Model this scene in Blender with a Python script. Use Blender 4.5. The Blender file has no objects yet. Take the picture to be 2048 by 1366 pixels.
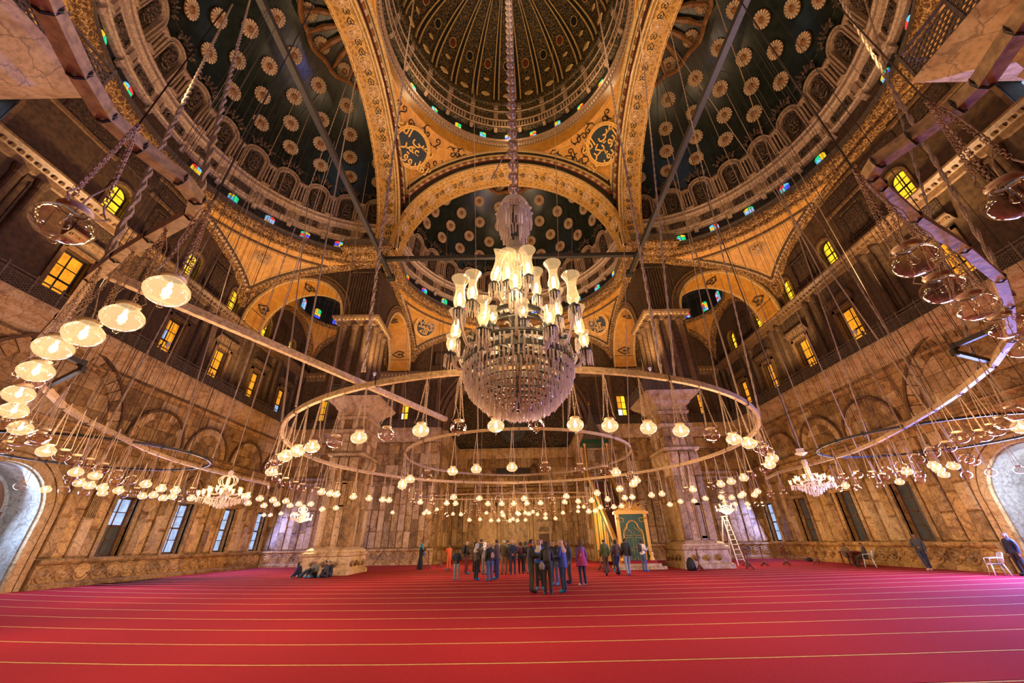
import bpy, bmesh, math, random
from mathutils import Vector, Matrix
random.seed(7)
PI = math.pi
C = bpy.context.scene.collection
SC = bpy.context.scene
# ------------------------------------------------------------------ camera, world, exposure
def make_camera():
    pitch, yaw, roll = math.radians(28.116), math.radians(.006), math.radians(-1.053)
    F = Vector((math.sin(yaw)*math.cos(pitch), math.cos(yaw)*math.cos(pitch), math.sin(pitch)))
    R0 = Vector((math.cos(yaw), -math.sin(yaw), 0)); U0 = R0.cross(F)
    R = R0*math.cos(roll)+U0*math.sin(roll); U = -R0*math.sin(roll)+U0*math.cos(roll)
    cam = bpy.data.cameras.new('camera'); o = bpy.data.objects.new('camera', cam); C.objects.link(o)
    o.matrix_world = Matrix(((R.x, U.x, -F.x, .023), (R.y, U.y, -F.y, -14.69), (R.z, U.z, -F.z, 1.59), (0, 0, 0, 1)))
    cam.sensor_width = 36; cam.lens = 749.35/2048*36; cam.clip_start = .05; cam.clip_end = 300
    SC.camera = o
make_camera()
w = bpy.data.worlds.new('world'); SC.world = w; w.use_nodes = True
w.node_tree.nodes['Background'].inputs[0].default_value = (.55, .72, 1, 1)
w.node_tree.nodes['Background'].inputs[1].default_value = .6
SC.view_settings.view_transform = 'Standard'; SC.view_settings.look = 'None'
SC.view_settings.gamma = 1; SC.view_settings.use_curve_mapping = False
SC.view_settings.exposure = 0.45
SC.cycles.max_bounces = 5; SC.cycles.diffuse_bounces = 3; SC.cycles.glossy_bounces = 2
SC.cycles.transparent_max_bounces = 10; SC.cycles.transmission_bounces = 2
SC.cycles.caustics_reflective = False; SC.cycles.caustics_refractive = False
SC.cycles.sample_clamp_indirect = 4
def light(kind, name, loc, energy, col, size=.1, aim=None, spot=None, sy=None):
    l = bpy.data.lights.new(name, kind); l.energy = energy; l.color = col
    if kind == 'AREA':
        l.size = size
        if sy: l.shape = 'RECTANGLE'; l.size_y = sy
    else: l.shadow_soft_size = size
    if spot: l.spot_size = spot; l.spot_blend = .6
    o = bpy.data.objects.new(name, l); C.objects.link(o); o.location = loc
    if aim: o.rotation_euler = (Vector(aim)-Vector(loc)).to_track_quat('-Z', 'Y').to_euler()
    return o
WARM = (1, .66, .34); SKY = (.42, .62, 1)
# daylight from side doors and lower windows, plus lights added to brighten door recesses
light('AREA', 'door_daylight_fill', (21.7, 1.9, 3.0), 3900, (.20, .27, 1), 3.0, (11, -3, 0), sy=3.4)
light('AREA', 'door_daylight_fill', (22.3, 1.9, 4.75), 420, (.62, .76, 1), 1.2, (23.4, 1.9, 1.0), sy=3)  # added in the arch head, aimed out at the leaf to brighten it
light('AREA', 'door_daylight_fill', (-22.3, 2.1, 4.85), 110, (.75, .85, 1), 1.2, (-23.4, 2.1, 2.5), sy=2)  # same added light in the left recess
light('AREA', 'door_daylight_fill', (-22.6, 2.1, 3.2), 260, SKY, 3, (-5, 6, 0), sy=3)
for y in (8.3, 12.5, 16.9, 21.1):
    light('AREA', 'daylight_window', (-21.7, y, 2.8), 230, (.25, .32, 1), 1.1, (-8, y-2, 0), sy=2.6)
light('AREA', 'daylight_window', (21.7, 21.1, 2.8), 230, (.25, .32, 1), 1.1, (8, 19, 0), sy=2.6)
# floodlights standing on the galleries, aimed up at the vaults
for sx in (-1, 1):
    for sy in (-1, 1):
        light('SPOT', 'gallery_floodlight', (sx*9.7, sy*9.6, 12.2), 2600, WARM, .3, (sx*3, sy*12, 32), 2.3)
        light('SPOT', 'gallery_floodlight', (sx*8.2, sy*7.6, 23.6), 900, WARM, .3, (-sx*2, -sy*2, 38), 2.2)
    light('SPOT', 'gallery_floodlight', (sx*19.6, 0, 12.6), 2600, WARM, .3, (sx*14, 0, 30), 2.6)
    light('SPOT', 'gallery_floodlight', (sx*19.2, 10.2, 12.6), 1300, WARM, .3, (sx*19, 14, 24), 2.6)
light('SPOT', 'gallery_floodlight', (0, 21.3, 12.6), 2600, WARM, .3, (0, 15, 30), 2.6)
# the hundreds of oil lamps and bulbs of the rings, gathered as soft lights along the rings
for k in range(10):
    a = 2*PI*k/10+.3
    light('POINT', 'ring_glow', (8.2*math.cos(a), 1.7+8.2*math.sin(a), 3.1), 230, WARM, .3)
for x, y, e in ((-14, 1, 260), (-17, 6, 260), (14, 1, 200), (17, 6, 240), (-13, 12, 260), (14, 13, 260), (0, 18, 330), (-5, 17, 240), (5, 17, 240), (-10.2, -5.6, 260), (10.6, -5.6, 170), (0, 26, 260), (-18, 15, 240), (18, 15, 240), (-5.4, -8.6, 170), (5.0, -8.6, 80)):
    light('POINT', 'ring_glow', (x, y, 3.1), e*1.15, WARM, .3)
light('POINT', 'chandelier_light', (.12, -8.9, 5.9), 170, WARM, .3)
light('POINT', 'chandelier_light', (.12, -8.9, 4.7), 60, WARM, .2)
for a in (.5, 2.6, 4.7): light('POINT', 'chandelier_light', (.12+1.5*math.cos(a), -8.9+1.5*math.sin(a), 4.9), 30, WARM, .2)  # three lights added around the chandelier to brighten its crystals
for a in range(6): light('POINT', 'dome_bulbs', (8.6*math.cos(a*PI/3+.5), 8.6*math.sin(a*PI/3+.5), 39.2), 130, WARM, .3)

# ------------------------------------------------------------------ materials
MATS = {}
def newmat(name):
    m = bpy.data.materials.new(name); m.use_nodes = True
    nt = m.node_tree; b = nt.nodes['Principled BSDF']; MATS[name] = m
    return m, nt, b
def N(nt, t, **k):
    n = nt.nodes.new(t)
    for a, v in k.items():
        if a == 'ins':
            for i, x in v.items(): n.inputs[i].default_value = x
        else: setattr(n, a, v)
    return n
def coords(nt, scale=(1, 1, 1), rnd=True):
    tc = N(nt, 'ShaderNodeTexCoord'); geo = N(nt, 'ShaderNodeNewGeometry')
    mp = N(nt, 'ShaderNodeMapping'); mp.inputs['Scale'].default_value = scale
    nt.links.new(geo.outputs['Position'], mp.inputs['Vector'])
    if rnd:
        oi = N(nt, 'ShaderNodeObjectInfo'); mu = N(nt, 'ShaderNodeMath', operation='MULTIPLY', ins={1: 37.})
        nt.links.new(oi.outputs['Random'], mu.inputs[0])
        cb = N(nt, 'ShaderNodeCombineXYZ')
        nt.links.new(mu.outputs[0], cb.inputs[0]); nt.links.new(mu.outputs[0], cb.inputs[1]); nt.links.new(mu.outputs[0], cb.inputs[2])
        nt.links.new(cb.outputs[0], mp.inputs['Location'])
        return mp.outputs[0], oi.outputs['Random']
    return mp.outputs[0], None
def ramp(nt, fac, stops):
    r = N(nt, 'ShaderNodeValToRGB'); cr = r.color_ramp
    while len(cr.elements) < len(stops): cr.elements.new(.5)
    for e, (p, c) in zip(cr.elements, stops): e.position = p; e.color = (*c, 1)
    nt.links.new(fac, r.inputs[0]); return r.outputs[0]
def bump(nt, b, h, s=.3, d=.03):
    n = N(nt, 'ShaderNodeBump', ins={'Strength': s, 'Distance': d})
    nt.links.new(h, n.inputs['Height']); nt.links.new(n.outputs[0], b.inputs['Normal'])
def marble(name, stops, scale=.9, rough=.45, vary=.35, grime=.5):
    m, nt, b = newmat(name); v, rnd = coords(nt)
    n1 = N(nt, 'ShaderNodeTexNoise', ins={'Scale': scale*.8, 'Detail': 5, 'Roughness': .6, 'Distortion': 2.2}); nt.links.new(v, n1.inputs[0])
    wv = N(nt, 'ShaderNodeTexWave', ins={'Scale': scale*.32, 'Distortion': 16, 'Detail': 5, 'Detail Scale': 1.1, 'Detail Roughness': .65}); nt.links.new(v, wv.inputs[0])
    mx = N(nt, 'ShaderNodeMix', ins={0: .3}); nt.links.new(n1.outputs[0], mx.inputs[2]); nt.links.new(wv.outputs[1], mx.inputs[3])
    col = ramp(nt, mx.outputs[0], stops)
    n2 = N(nt, 'ShaderNodeTexNoise', ins={'Scale': 9, 'Detail': 6, 'Roughness': .7}); nt.links.new(v, n2.inputs[0])
    vc = N(nt, 'ShaderNodeTexVoronoi', feature='DISTANCE_TO_EDGE', ins={'Scale': 1.7, 'Randomness': 1}); vd = N(nt, 'ShaderNodeMixRGB', blend_type='ADD', ins={0: .5}); nt.links.new(v, vd.inputs[1]); nt.links.new(n1.outputs[1], vd.inputs[2]); nt.links.new(vd.outputs[0], vc.inputs[0])
    crk = N(nt, 'ShaderNodeMapRange', ins={1: 0, 2: .03, 3: .35, 4: 1}); nt.links.new(vc.outputs[0], crk.inputs[0])
    gm = N(nt, 'ShaderNodeMath', operation='MULTIPLY'); nt.links.new(crk.outputs[0], gm.inputs[0]); nt.links.new(n2.outputs[0], gm.inputs[1])
    g = ramp(nt, gm.outputs[0], [(.28, (.22, .16, .11)), (.42, (.7, .64, .58)), (.55, (1.1, 1.05, 1))])
    mm = N(nt, 'ShaderNodeMix', data_type='RGBA', blend_type='MULTIPLY', ins={0: grime}); nt.links.new(col, mm.inputs[6]); nt.links.new(g, mm.inputs[7])
    hs = N(nt, 'ShaderNodeHueSaturation'); mr = N(nt, 'ShaderNodeMapRange', ins={3: 1-vary, 4: 1+vary*.6})
    nt.links.new(rnd, mr.inputs[0]); nt.links.new(mr.outputs[0], hs.inputs['Value']); nt.links.new(mm.outputs[2], hs.inputs['Color'])
    nt.links.new(hs.outputs[0], b.inputs['Base Color']); b.inputs['Roughness'].default_value = rough
    bump(nt, b, n2.outputs[0], .35, .02)
    return m
def carved(name, dark, lite, scale=6, rough=.55, s=.9, thr=(.35, .62), d=.06, metal=0):
    m, nt, b = newmat(name); v, _ = coords(nt, rnd=False)
    n0 = N(nt, 'ShaderNodeTexNoise', ins={'Scale': scale*.35, 'Detail': 2}); nt.links.new(v, n0.inputs[0])
    va = N(nt, 'ShaderNodeMixRGB', blend_type='ADD', ins={0: .6}); nt.links.new(v, va.inputs[1]); nt.links.new(n0.outputs[1], va.inputs[2])
    vo = N(nt, 'ShaderNodeTexVoronoi', feature='DISTANCE_TO_EDGE', ins={'Scale': scale}); nt.links.new(va.outputs[0], vo.inputs[0])
    n1 = N(nt, 'ShaderNodeTexNoise', ins={'Scale': scale*2.4, 'Detail': 4, 'Distortion': 1.5}); nt.links.new(v, n1.inputs[0])
    mx = N(nt, 'ShaderNodeMath', operation='MULTIPLY_ADD', ins={1: -1.2}); nt.links.new(vo.outputs[0], mx.inputs[0]); nt.links.new(n1.outputs[0], mx.inputs[2])
    nt.links.new(ramp(nt, mx.outputs[0], [(thr[0], dark), (thr[1], lite)]), b.inputs['Base Color'])
    b.inputs['Roughness'].default_value = rough; b.inputs['Metallic'].default_value = metal
    bump(nt, b, mx.outputs[0], s, d); return m
def plain(name, col, rough=.6, metal=0, var=.15, scale=8, bmp=.15, coat=0):
    m, nt, b = newmat(name); v, _ = coords(nt, rnd=False)
    n1 = N(nt, 'ShaderNodeTexNoise', ins={'Scale': scale, 'Detail': 4}); nt.links.new(v, n1.inputs[0])
    lo = tuple(c*(1-var) for c in col); hi = tuple(min(1, c*(1+var)) for c in col)
    nt.links.new(ramp(nt, n1.outputs[0], [(.35, lo), (.65, hi)]), b.inputs['Base Color'])
    b.inputs['Roughness'].default_value = rough; b.inputs['Metallic'].default_value = metal
    if bmp: bump(nt, b, n1.outputs[0], bmp, .01)
    return m
def emis(name, col, st, var=0, scale=3, base=None):
    m, nt, b = newmat(name)
    b.inputs['Base Color'].default_value = (*(base or [c*.4 for c in col]), 1); b.inputs['Roughness'].default_value = .2
    b.inputs['Emission Strength'].default_value = st; b.inputs['Emission Color'].default_value = (*col, 1)
    if var:
        v, _ = coords(nt); n1 = N(nt, 'ShaderNodeTexNoise', ins={'Scale': scale, 'Detail': 5}); nt.links.new(v, n1.inputs[0])
        nt.links.new(ramp(nt, n1.outputs[0], [(.3, tuple(c*(1-var) for c in col)), (.7, col)]), b.inputs['Emission Color'])
    return m
def glass(name, tint, clear=.8, emit=None, es=0, rim=.35):
    m = bpy.data.materials.new(name); m.use_nodes = True; MATS[name] = m; nt = m.node_tree; nt.nodes.clear()
    out = N(nt, 'ShaderNodeOutputMaterial'); tr = N(nt, 'ShaderNodeBsdfTransparent'); tr.inputs[0].default_value = (*tint, 1)
    gl = N(nt, 'ShaderNodeBsdfGlossy'); gl.inputs['Roughness'].default_value = .06; gl.inputs[0].default_value = (1, .95, .9, 1)
    lw = N(nt, 'ShaderNodeLayerWeight', ins={0: rim}); mr = N(nt, 'ShaderNodeMapRange', ins={3: 1-clear, 4: 1.})
    nt.links.new(lw.outputs['Facing'], mr.inputs[0])
    pw = N(nt, 'ShaderNodeMath', operation='POWER', ins={1: 1.6}); nt.links.new(mr.outputs[0], pw.inputs[0])
    mx = N(nt, 'ShaderNodeMixShader'); nt.links.new(pw.outputs[0], mx.inputs[0]); nt.links.new(tr.outputs[0], mx.inputs[1]); nt.links.new(gl.outputs[0], mx.inputs[2])
    last = mx
    if emit:
        em = N(nt, 'ShaderNodeEmission'); em.inputs[0].default_value = (*emit, 1); em.inputs[1].default_value = es
        ad = N(nt, 'ShaderNodeAddShader'); nt.links.new(mx.outputs[0], ad.inputs[0]); nt.links.new(em.outputs[0], ad.inputs[1]); last = ad
    nt.links.new(last.outputs[0], out.inputs[0]); return m
marble('marble', [(.2, (.13, .062, .018)), (.42, (.36, .215, .075)), (.58, (.50, .325, .125)), (.72, (.42, .25, .085)), (.82, (.18, .085, .022))], vary=.35, grime=.75)
marble('marble_pale', [(.2, (.36, .20, .07)), (.45, (.58, .40, .19)), (.7, (.66, .48, .25)), (.85, (.5, .28, .09))], vary=.22, grime=.6)
marble('marble_dark', [(.25, (.07, .04, .02)), (.5, (.25, .145, .065)), (.8, (.12, .065, .03))])
marble('marble_daylit', [(.2, (.3, .28, .25)), (.5, (.5, .48, .44)), (.8, (.36, .32, .27))], grime=.6)  # greyer copy of the marble, bluish daylight put into the door recess colour
carved('brown_carved', (.035, .018, .008), (.17, .095, .042), 5)
plain('brown_wall', (.085, .047, .021), .6, var=.35, scale=5, bmp=.4)
plain('brown_lite', (.17, .095, .042), .5, var=.3, scale=7)
carved('gold_ornament', (.13, .055, .012), (.62, .36, .11), 4.2, .4, .9, (.36, .52))
plain('gold_edge', (.6, .4, .16), .4, var=.25)
carved('orange_paint', (.50, .225, .028), (.60, .29, .045), 1.1, .5, .15, (.3, .5), .01)
carved('arch_band', (.30, .15, .025), (.55, .30, .07), 3.0, .5, .3, (.28, .36), .02)
plain('dome_green', (.013, .018, .011), .28, var=.35, scale=2, bmp=.1)
carved('plaster_relief', (.03, .017, .01), (.36, .235, .15), 5.5, .45, 1, (.33, .6))
plain('plaster_edge', (.40, .27, .175), .4, var=.3)
carved('dark_relief', (.010, .011, .007), (.30, .19, .07), 4.2, .45, .9, (.34, .56))
plain('dark_band', (.014, .016, .016), .4, var=.4)
plain('rosette_cream', (.55, .38, .22), .5)
plain('rosette_core', (.26, .11, .035), .5)
plain('medallion_dark', (.012, .025, .035), .5, bmp=0)
plain('gold_leaf', (.72, .42, .10), .35, var=.15)
plain('gilt', (.68, .38, .07), .35, .25, var=.25, scale=20, bmp=.5)
plain('green_paint', (.012, .07, .03), .4)
plain('maroon_paint', (.14, .03, .015), .5)
plain('iron', (.045, .038, .03), .5, .3)
plain('wood_bar', (.42, .28, .15), .55, var=.3, scale=14, bmp=.4)
plain('rope', (.50, .37, .26), .8, var=.3, scale=30)
plain('rope_pale', (.80, .66, .54), .7, var=.2, scale=20)
plain('rope_dark', (.05, .035, .025), .8)
plain('brass', (.72, .54, .34), .4, .2)
plain('window_wood', (.10, .04, .018), .5)
plain('lattice', (.16, .12, .08), .5, var=.3)
plain('crystal', (.95, .84, .74), .18, var=.12, scale=18, bmp=.5)
_n = MATS['crystal'].node_tree; _o = _n.nodes['Material Output']; _t = _n.nodes.new('ShaderNodeBsdfTranslucent'); _t.inputs[0].default_value = (1, .9, .8, 1); _m = _n.nodes.new('ShaderNodeMixShader'); _m.inputs[0].default_value = .45
_n.links.new(_n.nodes['Principled BSDF'].outputs[0], _m.inputs[1]); _n.links.new(_t.outputs[0], _m.inputs[2]); _n.links.new(_m.outputs[0], _o.inputs[0])
plain('silver_iron', (.10, .10, .095), .45, .4)
emis('flame', (1, .78, .45), 16); emis('bulb', (1, .8, .5), 14)
glass('clear_glass', (1, .97, .94), .93)
glass('lit_glass', (1, .93, .8), .8, (1, .70, .34), .34)
glass('shade_glass', (1, .9, .72), .7, (1, .62, .26), .38)
emis('pane_yellow', (1, .56, .02), 1.25, .3); emis('pane_orange', (1, .36, .02), .95, .5)
emis('pane_sky', (.42, .62, 1), .85, .6); emis('pane_white', (.75, .88, 1), 2.0, .2); emis('pane_dim', (.1, .085, .06), .3, .6)
for n_, c_ in (('red', (1, .06, .05)), ('green', (.02, .8, .3)), ('blue', (.08, .1, 1)), ('gold', (1, .62, .03)), ('cyan', (.15, .65, 1))): emis('stained_'+n_, c_, 1.3, .97, 22)
carved('carpet_red', (.26, .014, .022), (.36, .024, .034), 30, 1, .4, (.3, .6), .01)
MATS['carpet_red'].node_tree.nodes['Principled BSDF'].inputs['Specular IOR Level'].default_value = .05
plain('carpet_gold', (.50, .26, .08), .9); plain('carpet_seam', (.08, .004, .004), .95)
plain('white_plastic', (.72, .72, .74), .4); plain('red_cloth', (.30, .01, .01), .9); plain('desk_wood', (.16, .03, .015), .4)

# ------------------------------------------------------------------ mesh helpers
class MB:
    def __init__(s): s.v = []; s.f = []; s.m = []
    def add(s, vs, fs, m=0):
        o = len(s.v); s.v += [tuple(v) for v in vs]; s.f += [tuple(i+o for i in f) for f in fs]; s.m += [m]*len(fs); return s
    def box(s, x0, x1, y0, y1, z0, z1, m=0, T=None):
        vs = [(x, y, z) for x in (x0, x1) for y in (y0, y1) for z in (z0, z1)]
        if T: vs = [T(*v) for v in vs]
        return s.add(vs, [(0, 1, 3, 2), (4, 6, 7, 5), (0, 4, 5, 1), (2, 3, 7, 6), (0, 2, 6, 4), (1, 5, 7, 3)], m)
    def grid(s, rows, m=0, cu=False, cv=False):
        nu, nv = len(rows), len(rows[0]); vs = [p for r in rows for p in r]; fs = []
        for i in range(nu if cu else nu-1):
            for j in range(nv if cv else nv-1):
                a, b_ = i*nv+j, i*nv+(j+1) % nv; c, d = ((i+1) % nu)*nv+(j+1) % nv, ((i+1) % nu)*nv+j
                fs.append((a, b_, c, d))
        return s.add(vs, fs, m)
    def lathe(s, prof, c=(0, 0, 0), n=16, a0=0, a1=2*PI, m=0, T=None):
        full = abs(a1-a0-2*PI) < 1e-6; rows = []
        for i in range(n if full else n+1):
            a = a0+(a1-a0)*i/n
            rows.append([(c[0]+r*math.cos(a), c[1]+r*math.sin(a), c[2]+z) for r, z in prof])
        if T: rows = [[T(*p) for p in r] for r in rows]
        return s.grid(rows, m, cu=full)
    def tube(s, pts, r, n=6, m=0, closed=False, caps=True):
        pts = [Vector(p) for p in pts]; k = len(pts); rows = []; up = Vector((0, 0, 1))
        for i, p in enumerate(pts):
            if closed: t = pts[(i+1) % k]-pts[i-1]
            else: t = pts[min(i+1, k-1)]-pts[max(i-1, 0)]
            t.normalize()
            a = t.cross(up) if abs(t.z) < .95 else t.cross(Vector((0, 1, 0))); a.normalize(); b_ = t.cross(a)
            rr = r[i] if isinstance(r, (list, tuple)) else r
            rows.append([tuple(p+a*rr*math.cos(2*PI*j/n)+b_*rr*math.sin(2*PI*j/n)) for j in range(n)])
        s.grid(rows, m, cu=closed, cv=True)
        if caps and not closed:
            o = len(s.v); s.v += rows[0]+rows[-1]
            s.f += [tuple(range(o, o+n)), tuple(range(o+2*n-1, o+n-1, -1))]; s.m += [m, m]
        return s
    def bar(s, a, b, w, h, m=0):
        a, b = Vector(a), Vector(b); t = (b-a).normalized(); x = t.cross(Vector((0, 0, 1)))
        x = x.normalized() if x.length > .01 else Vector((1, 0, 0)); y = t.cross(x)
        vs = [p+x*i*w/2+y*j*h/2 for p in (a, b) for i, j in ((-1, -1), (1, -1), (1, 1), (-1, 1))]
        return s.add(vs, [(0, 1, 2, 3), (7, 6, 5, 4), (0, 4, 5, 1), (1, 5, 6, 2), (2, 6, 7, 3), (3, 7, 4, 0)], m)
    def rect_sweep(s, x0, x1, y0, y1, prof, m=0):
        rows = [[(x0-o, y0-o, z) for o, z in prof], [(x1+o, y0-o, z) for o, z in prof], [(x1+o, y1+o, z) for o, z in prof], [(x0-o, y1+o, z) for o, z in prof]]
        return s.grid(rows, m, cu=True)
    def extr(s, poly, h0, h1, T, m=0):
        n = len(poly); vs = [T(a, b, h0) for a, b in poly]+[T(a, b, h1) for a, b in poly]
        fs = [tuple(range(n)), tuple(range(2*n-1, n-1, -1))]+[(i, (i+1) % n, n+(i+1) % n, n+i) for i in range(n)]
        return s.add(vs, fs, m)
    def mesh(s, name, mats, smooth=False):
        me = bpy.data.meshes.new(name); me.from_pydata(s.v, [], s.f)
        for k in (mats if isinstance(mats, (list, tuple)) else [mats]): me.materials.append(MATS[k])
        if any(s.m): me.polygons.foreach_set('material_index', s.m)
        if smooth: me.polygons.foreach_set('use_smooth', [True]*len(s.f))
        me.update(); return me
def clean(me):
    bm = bmesh.new(); bm.from_mesh(me); bmesh.ops.remove_doubles(bm, verts=bm.verts, dist=1e-5)
    bmesh.ops.recalc_face_normals(bm, faces=bm.faces); bm.to_mesh(me); bm.free(); return me
def link(name, me, parent=None, loc=None, rot=None, scale=None, **props):
    o = bpy.data.objects.new(name, me); C.objects.link(o)
    if parent: o.parent = parent
    if loc is not None: o.location = loc
    if rot is not None: o.rotation_euler = rot
    if scale is not None: o.scale = scale
    for k, v in props.items():
        if v is not None: o[k] = v
    return o
def obj(name, mb, mats, parent=None, smooth=False, **k):
    me = mb.mesh(name, mats, smooth)
    clean(me)
    return link(name, me, parent, **k)
def thing(name, label, cat, loc=(0, 0, 0), rz=0, group=None):
    return link(name, None, loc=loc, rot=(0, 0, rz), label=label, category=cat, group=group)
def struct(name, mb=None, mats=None, label=None):
    o = obj(name, mb, mats) if mb else link(name, None)
    o['kind'] = 'structure'
    if label: o['label'] = label
    return o
UNIT = {}
def unit(mat, kind='block'):
    k = (mat, kind)
    if k in UNIT: return UNIT[k]
    mb = MB()
    if kind == 'block':            # chamfered unit block, front face towards -Y
        e = .045; y0, y1 = -.5, .5
        vs = [(-.5, y1, -.5), (.5, y1, -.5), (.5, y1, .5), (-.5, y1, .5), (-.5, y0+.25, -.5), (.5, y0+.25, -.5), (.5, y0+.25, .5), (-.5, y0+.25, .5),
              (-.5+e, y0, -.5+e), (.5-e, y0, -.5+e), (.5-e, y0, .5-e), (-.5+e, y0, .5-e)]
        mb.add(vs, [(8, 9, 10, 11), (4, 5, 9, 8), (5, 6, 10, 9), (6, 7, 11, 10), (7, 4, 8, 11), (0, 1, 5, 4), (1, 2, 6, 5), (2, 3, 7, 6), (3, 0, 4, 7)])
    elif kind == 'fluted':         # fluted strip
        n = 6; mb.box(-.5, .5, -.1, .5, -.5, .5)
        for i in range(n): 
            x = -.5+(i+.5)/n; mb.box(x-.3/n, x+.3/n, -.5, -.1, -.5, .5)
    elif kind == 'panel':          # raised frame and sunk field
        mb.box(-.5, .5, 0, .5, -.5, .5)
        for a in (-1, 1): mb.box(a*.5 if a < 0 else .4, -.4 if a < 0 else .5, -.5, 0, -.5, .5); mb.box(-.4, .4, -.5, 0, .46 if a > 0 else -.5, .5 if a > 0 else -.46)
        mb.box(-.3, .3, -.3, 0, -.4, .4)
    UNIT[k] = clean(mb.mesh(kind, mat)); return UNIT[k]
FACE = {'right': -PI/2, 'left': PI/2, 'far': 0, 'near': PI}
def TM(side):
    return {'right': lambda u, d, z: (d, u, z), 'left': lambda u, d, z: (-d, u, z), 'far': lambda u, d, z: (u, d, z), 'near': lambda u, d, z: (u, -d, z)}[side]
def blk(name, parent, side, u0, u1, z0, z1, d0, d1, mat, kind='block', rot=None):
    """a piece whose shown face is at distance d0 from the middle of the hall"""
    p = TM(side)((u0+u1)/2, (d0+d1)/2, (z0+z1)/2)
    return link(name, unit(mat, kind), parent, p, (0, 0, FACE[side]), (abs(u1-u0), d1-d0, z1-z0))
def slab(mb, T, u0, u1, z0, z1, d0, d1, holes, m=0):
    us = {u0, u1}
    for h in holes:
        ua, ub = h[0], h[1]; n = 24 if h[4] else 1
        for i in range(n+1): us.add(ua+(ub-ua)*i/n)
    us = sorted(u for u in us if u0 <= u <= u1)
    for a, b in zip(us, us[1:]):
        c = (a+b)/2; segs = [(z0, z1)]
        for ua, ub, za, zb, arch in holes:
            if ua < c < ub:
                top = zb
                if arch: r = (ub-ua)/2; top = zb-arch+arch*math.sqrt(max(0, 1-((c-(ua+ub)/2)/r)**2))
                ns = []
                for s0, s1 in segs:
                    if s0 < za: ns.append((s0, min(s1, za)))
                    if s1 > top: ns.append((max(s0, top), s1))
                    if s1 <= za or s0 >= top: pass
                segs = ns
        for s0, s1 in segs:
            if s1-s0 > 1e-3: mb.box(a, b, d0, d1, s0, s1, m, T)
def arch_ring(mb, T, uc, zc, ri, ro, d0, d1, a0=0, a1=PI, n=24, m=0, ez=1.0):
    """ring segment in the u-z plane"""
    rows = []
    for i in range(n+1):
        a = a0+(a1-a0)*i/n; ca, sa = math.cos(a), math.sin(a)*ez
        rows.append([T(uc+r*ca, d, zc+r*sa) for r, d in ((ri, d0), (ro, d0), (ro, d1), (ri, d1))])
    mb.grid(rows, m, cv=True)
    for r in (rows[0], rows[-1]): mb.add(r, [(0, 1, 2, 3)], m)
    return mb
# ------------------------------------------------------------------ floor with carpet strips
W = 22.1
fl = MB(); fl.box(-23.5, 23.5, -23, 33.5, -.3, -.012); floor = struct('floor', fl, 'marble_dark')
def carpet_strip(y0, y1, x0, x1, k):
    mb = MB(); n = 22; bend = lambda x: (.0085 if x < 0 else .0036)*x*x*(1.0 if y0 < 3 else max(0, 1-(y0-3)/8))
    rows = {}
    ys = [(y0, 1), (y0+.035, 2), (y0+.045, 0), (y1-.075, 1), (y1, 1)]
    ys = [y0, y0+.03, y1-.05, y1]
    for a, b, m, z in ((ys[0], ys[1], 2, -.004), (ys[1], ys[2], 0, 0), (ys[2], ys[3], 1, .003)):
        mb.grid([[(x0+(x1-x0)*i/n, yy+bend(x0+(x1-x0)*i/n), z) for yy in (a, b)] for i in range(n+1)], m)
        mb.grid([[(x0+(x1-x0)*i/n, a+bend(x0+(x1-x0)*i/n), zz) for zz in (-.012, z)] for i in range(n+1)], m)
    obj('carpet_strip', mb, ['carpet_red', 'carpet_gold', 'carpet_seam'], floor)
y = -21.6
while y < 21.9:
    carpet_strip(y, y+1.28, -22.0, 22.0, 0); y += 1.28
while y < 31.5:
    carpet_strip(y, y+1.28, -7.0, 7.0, 0); y += 1.28

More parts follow.
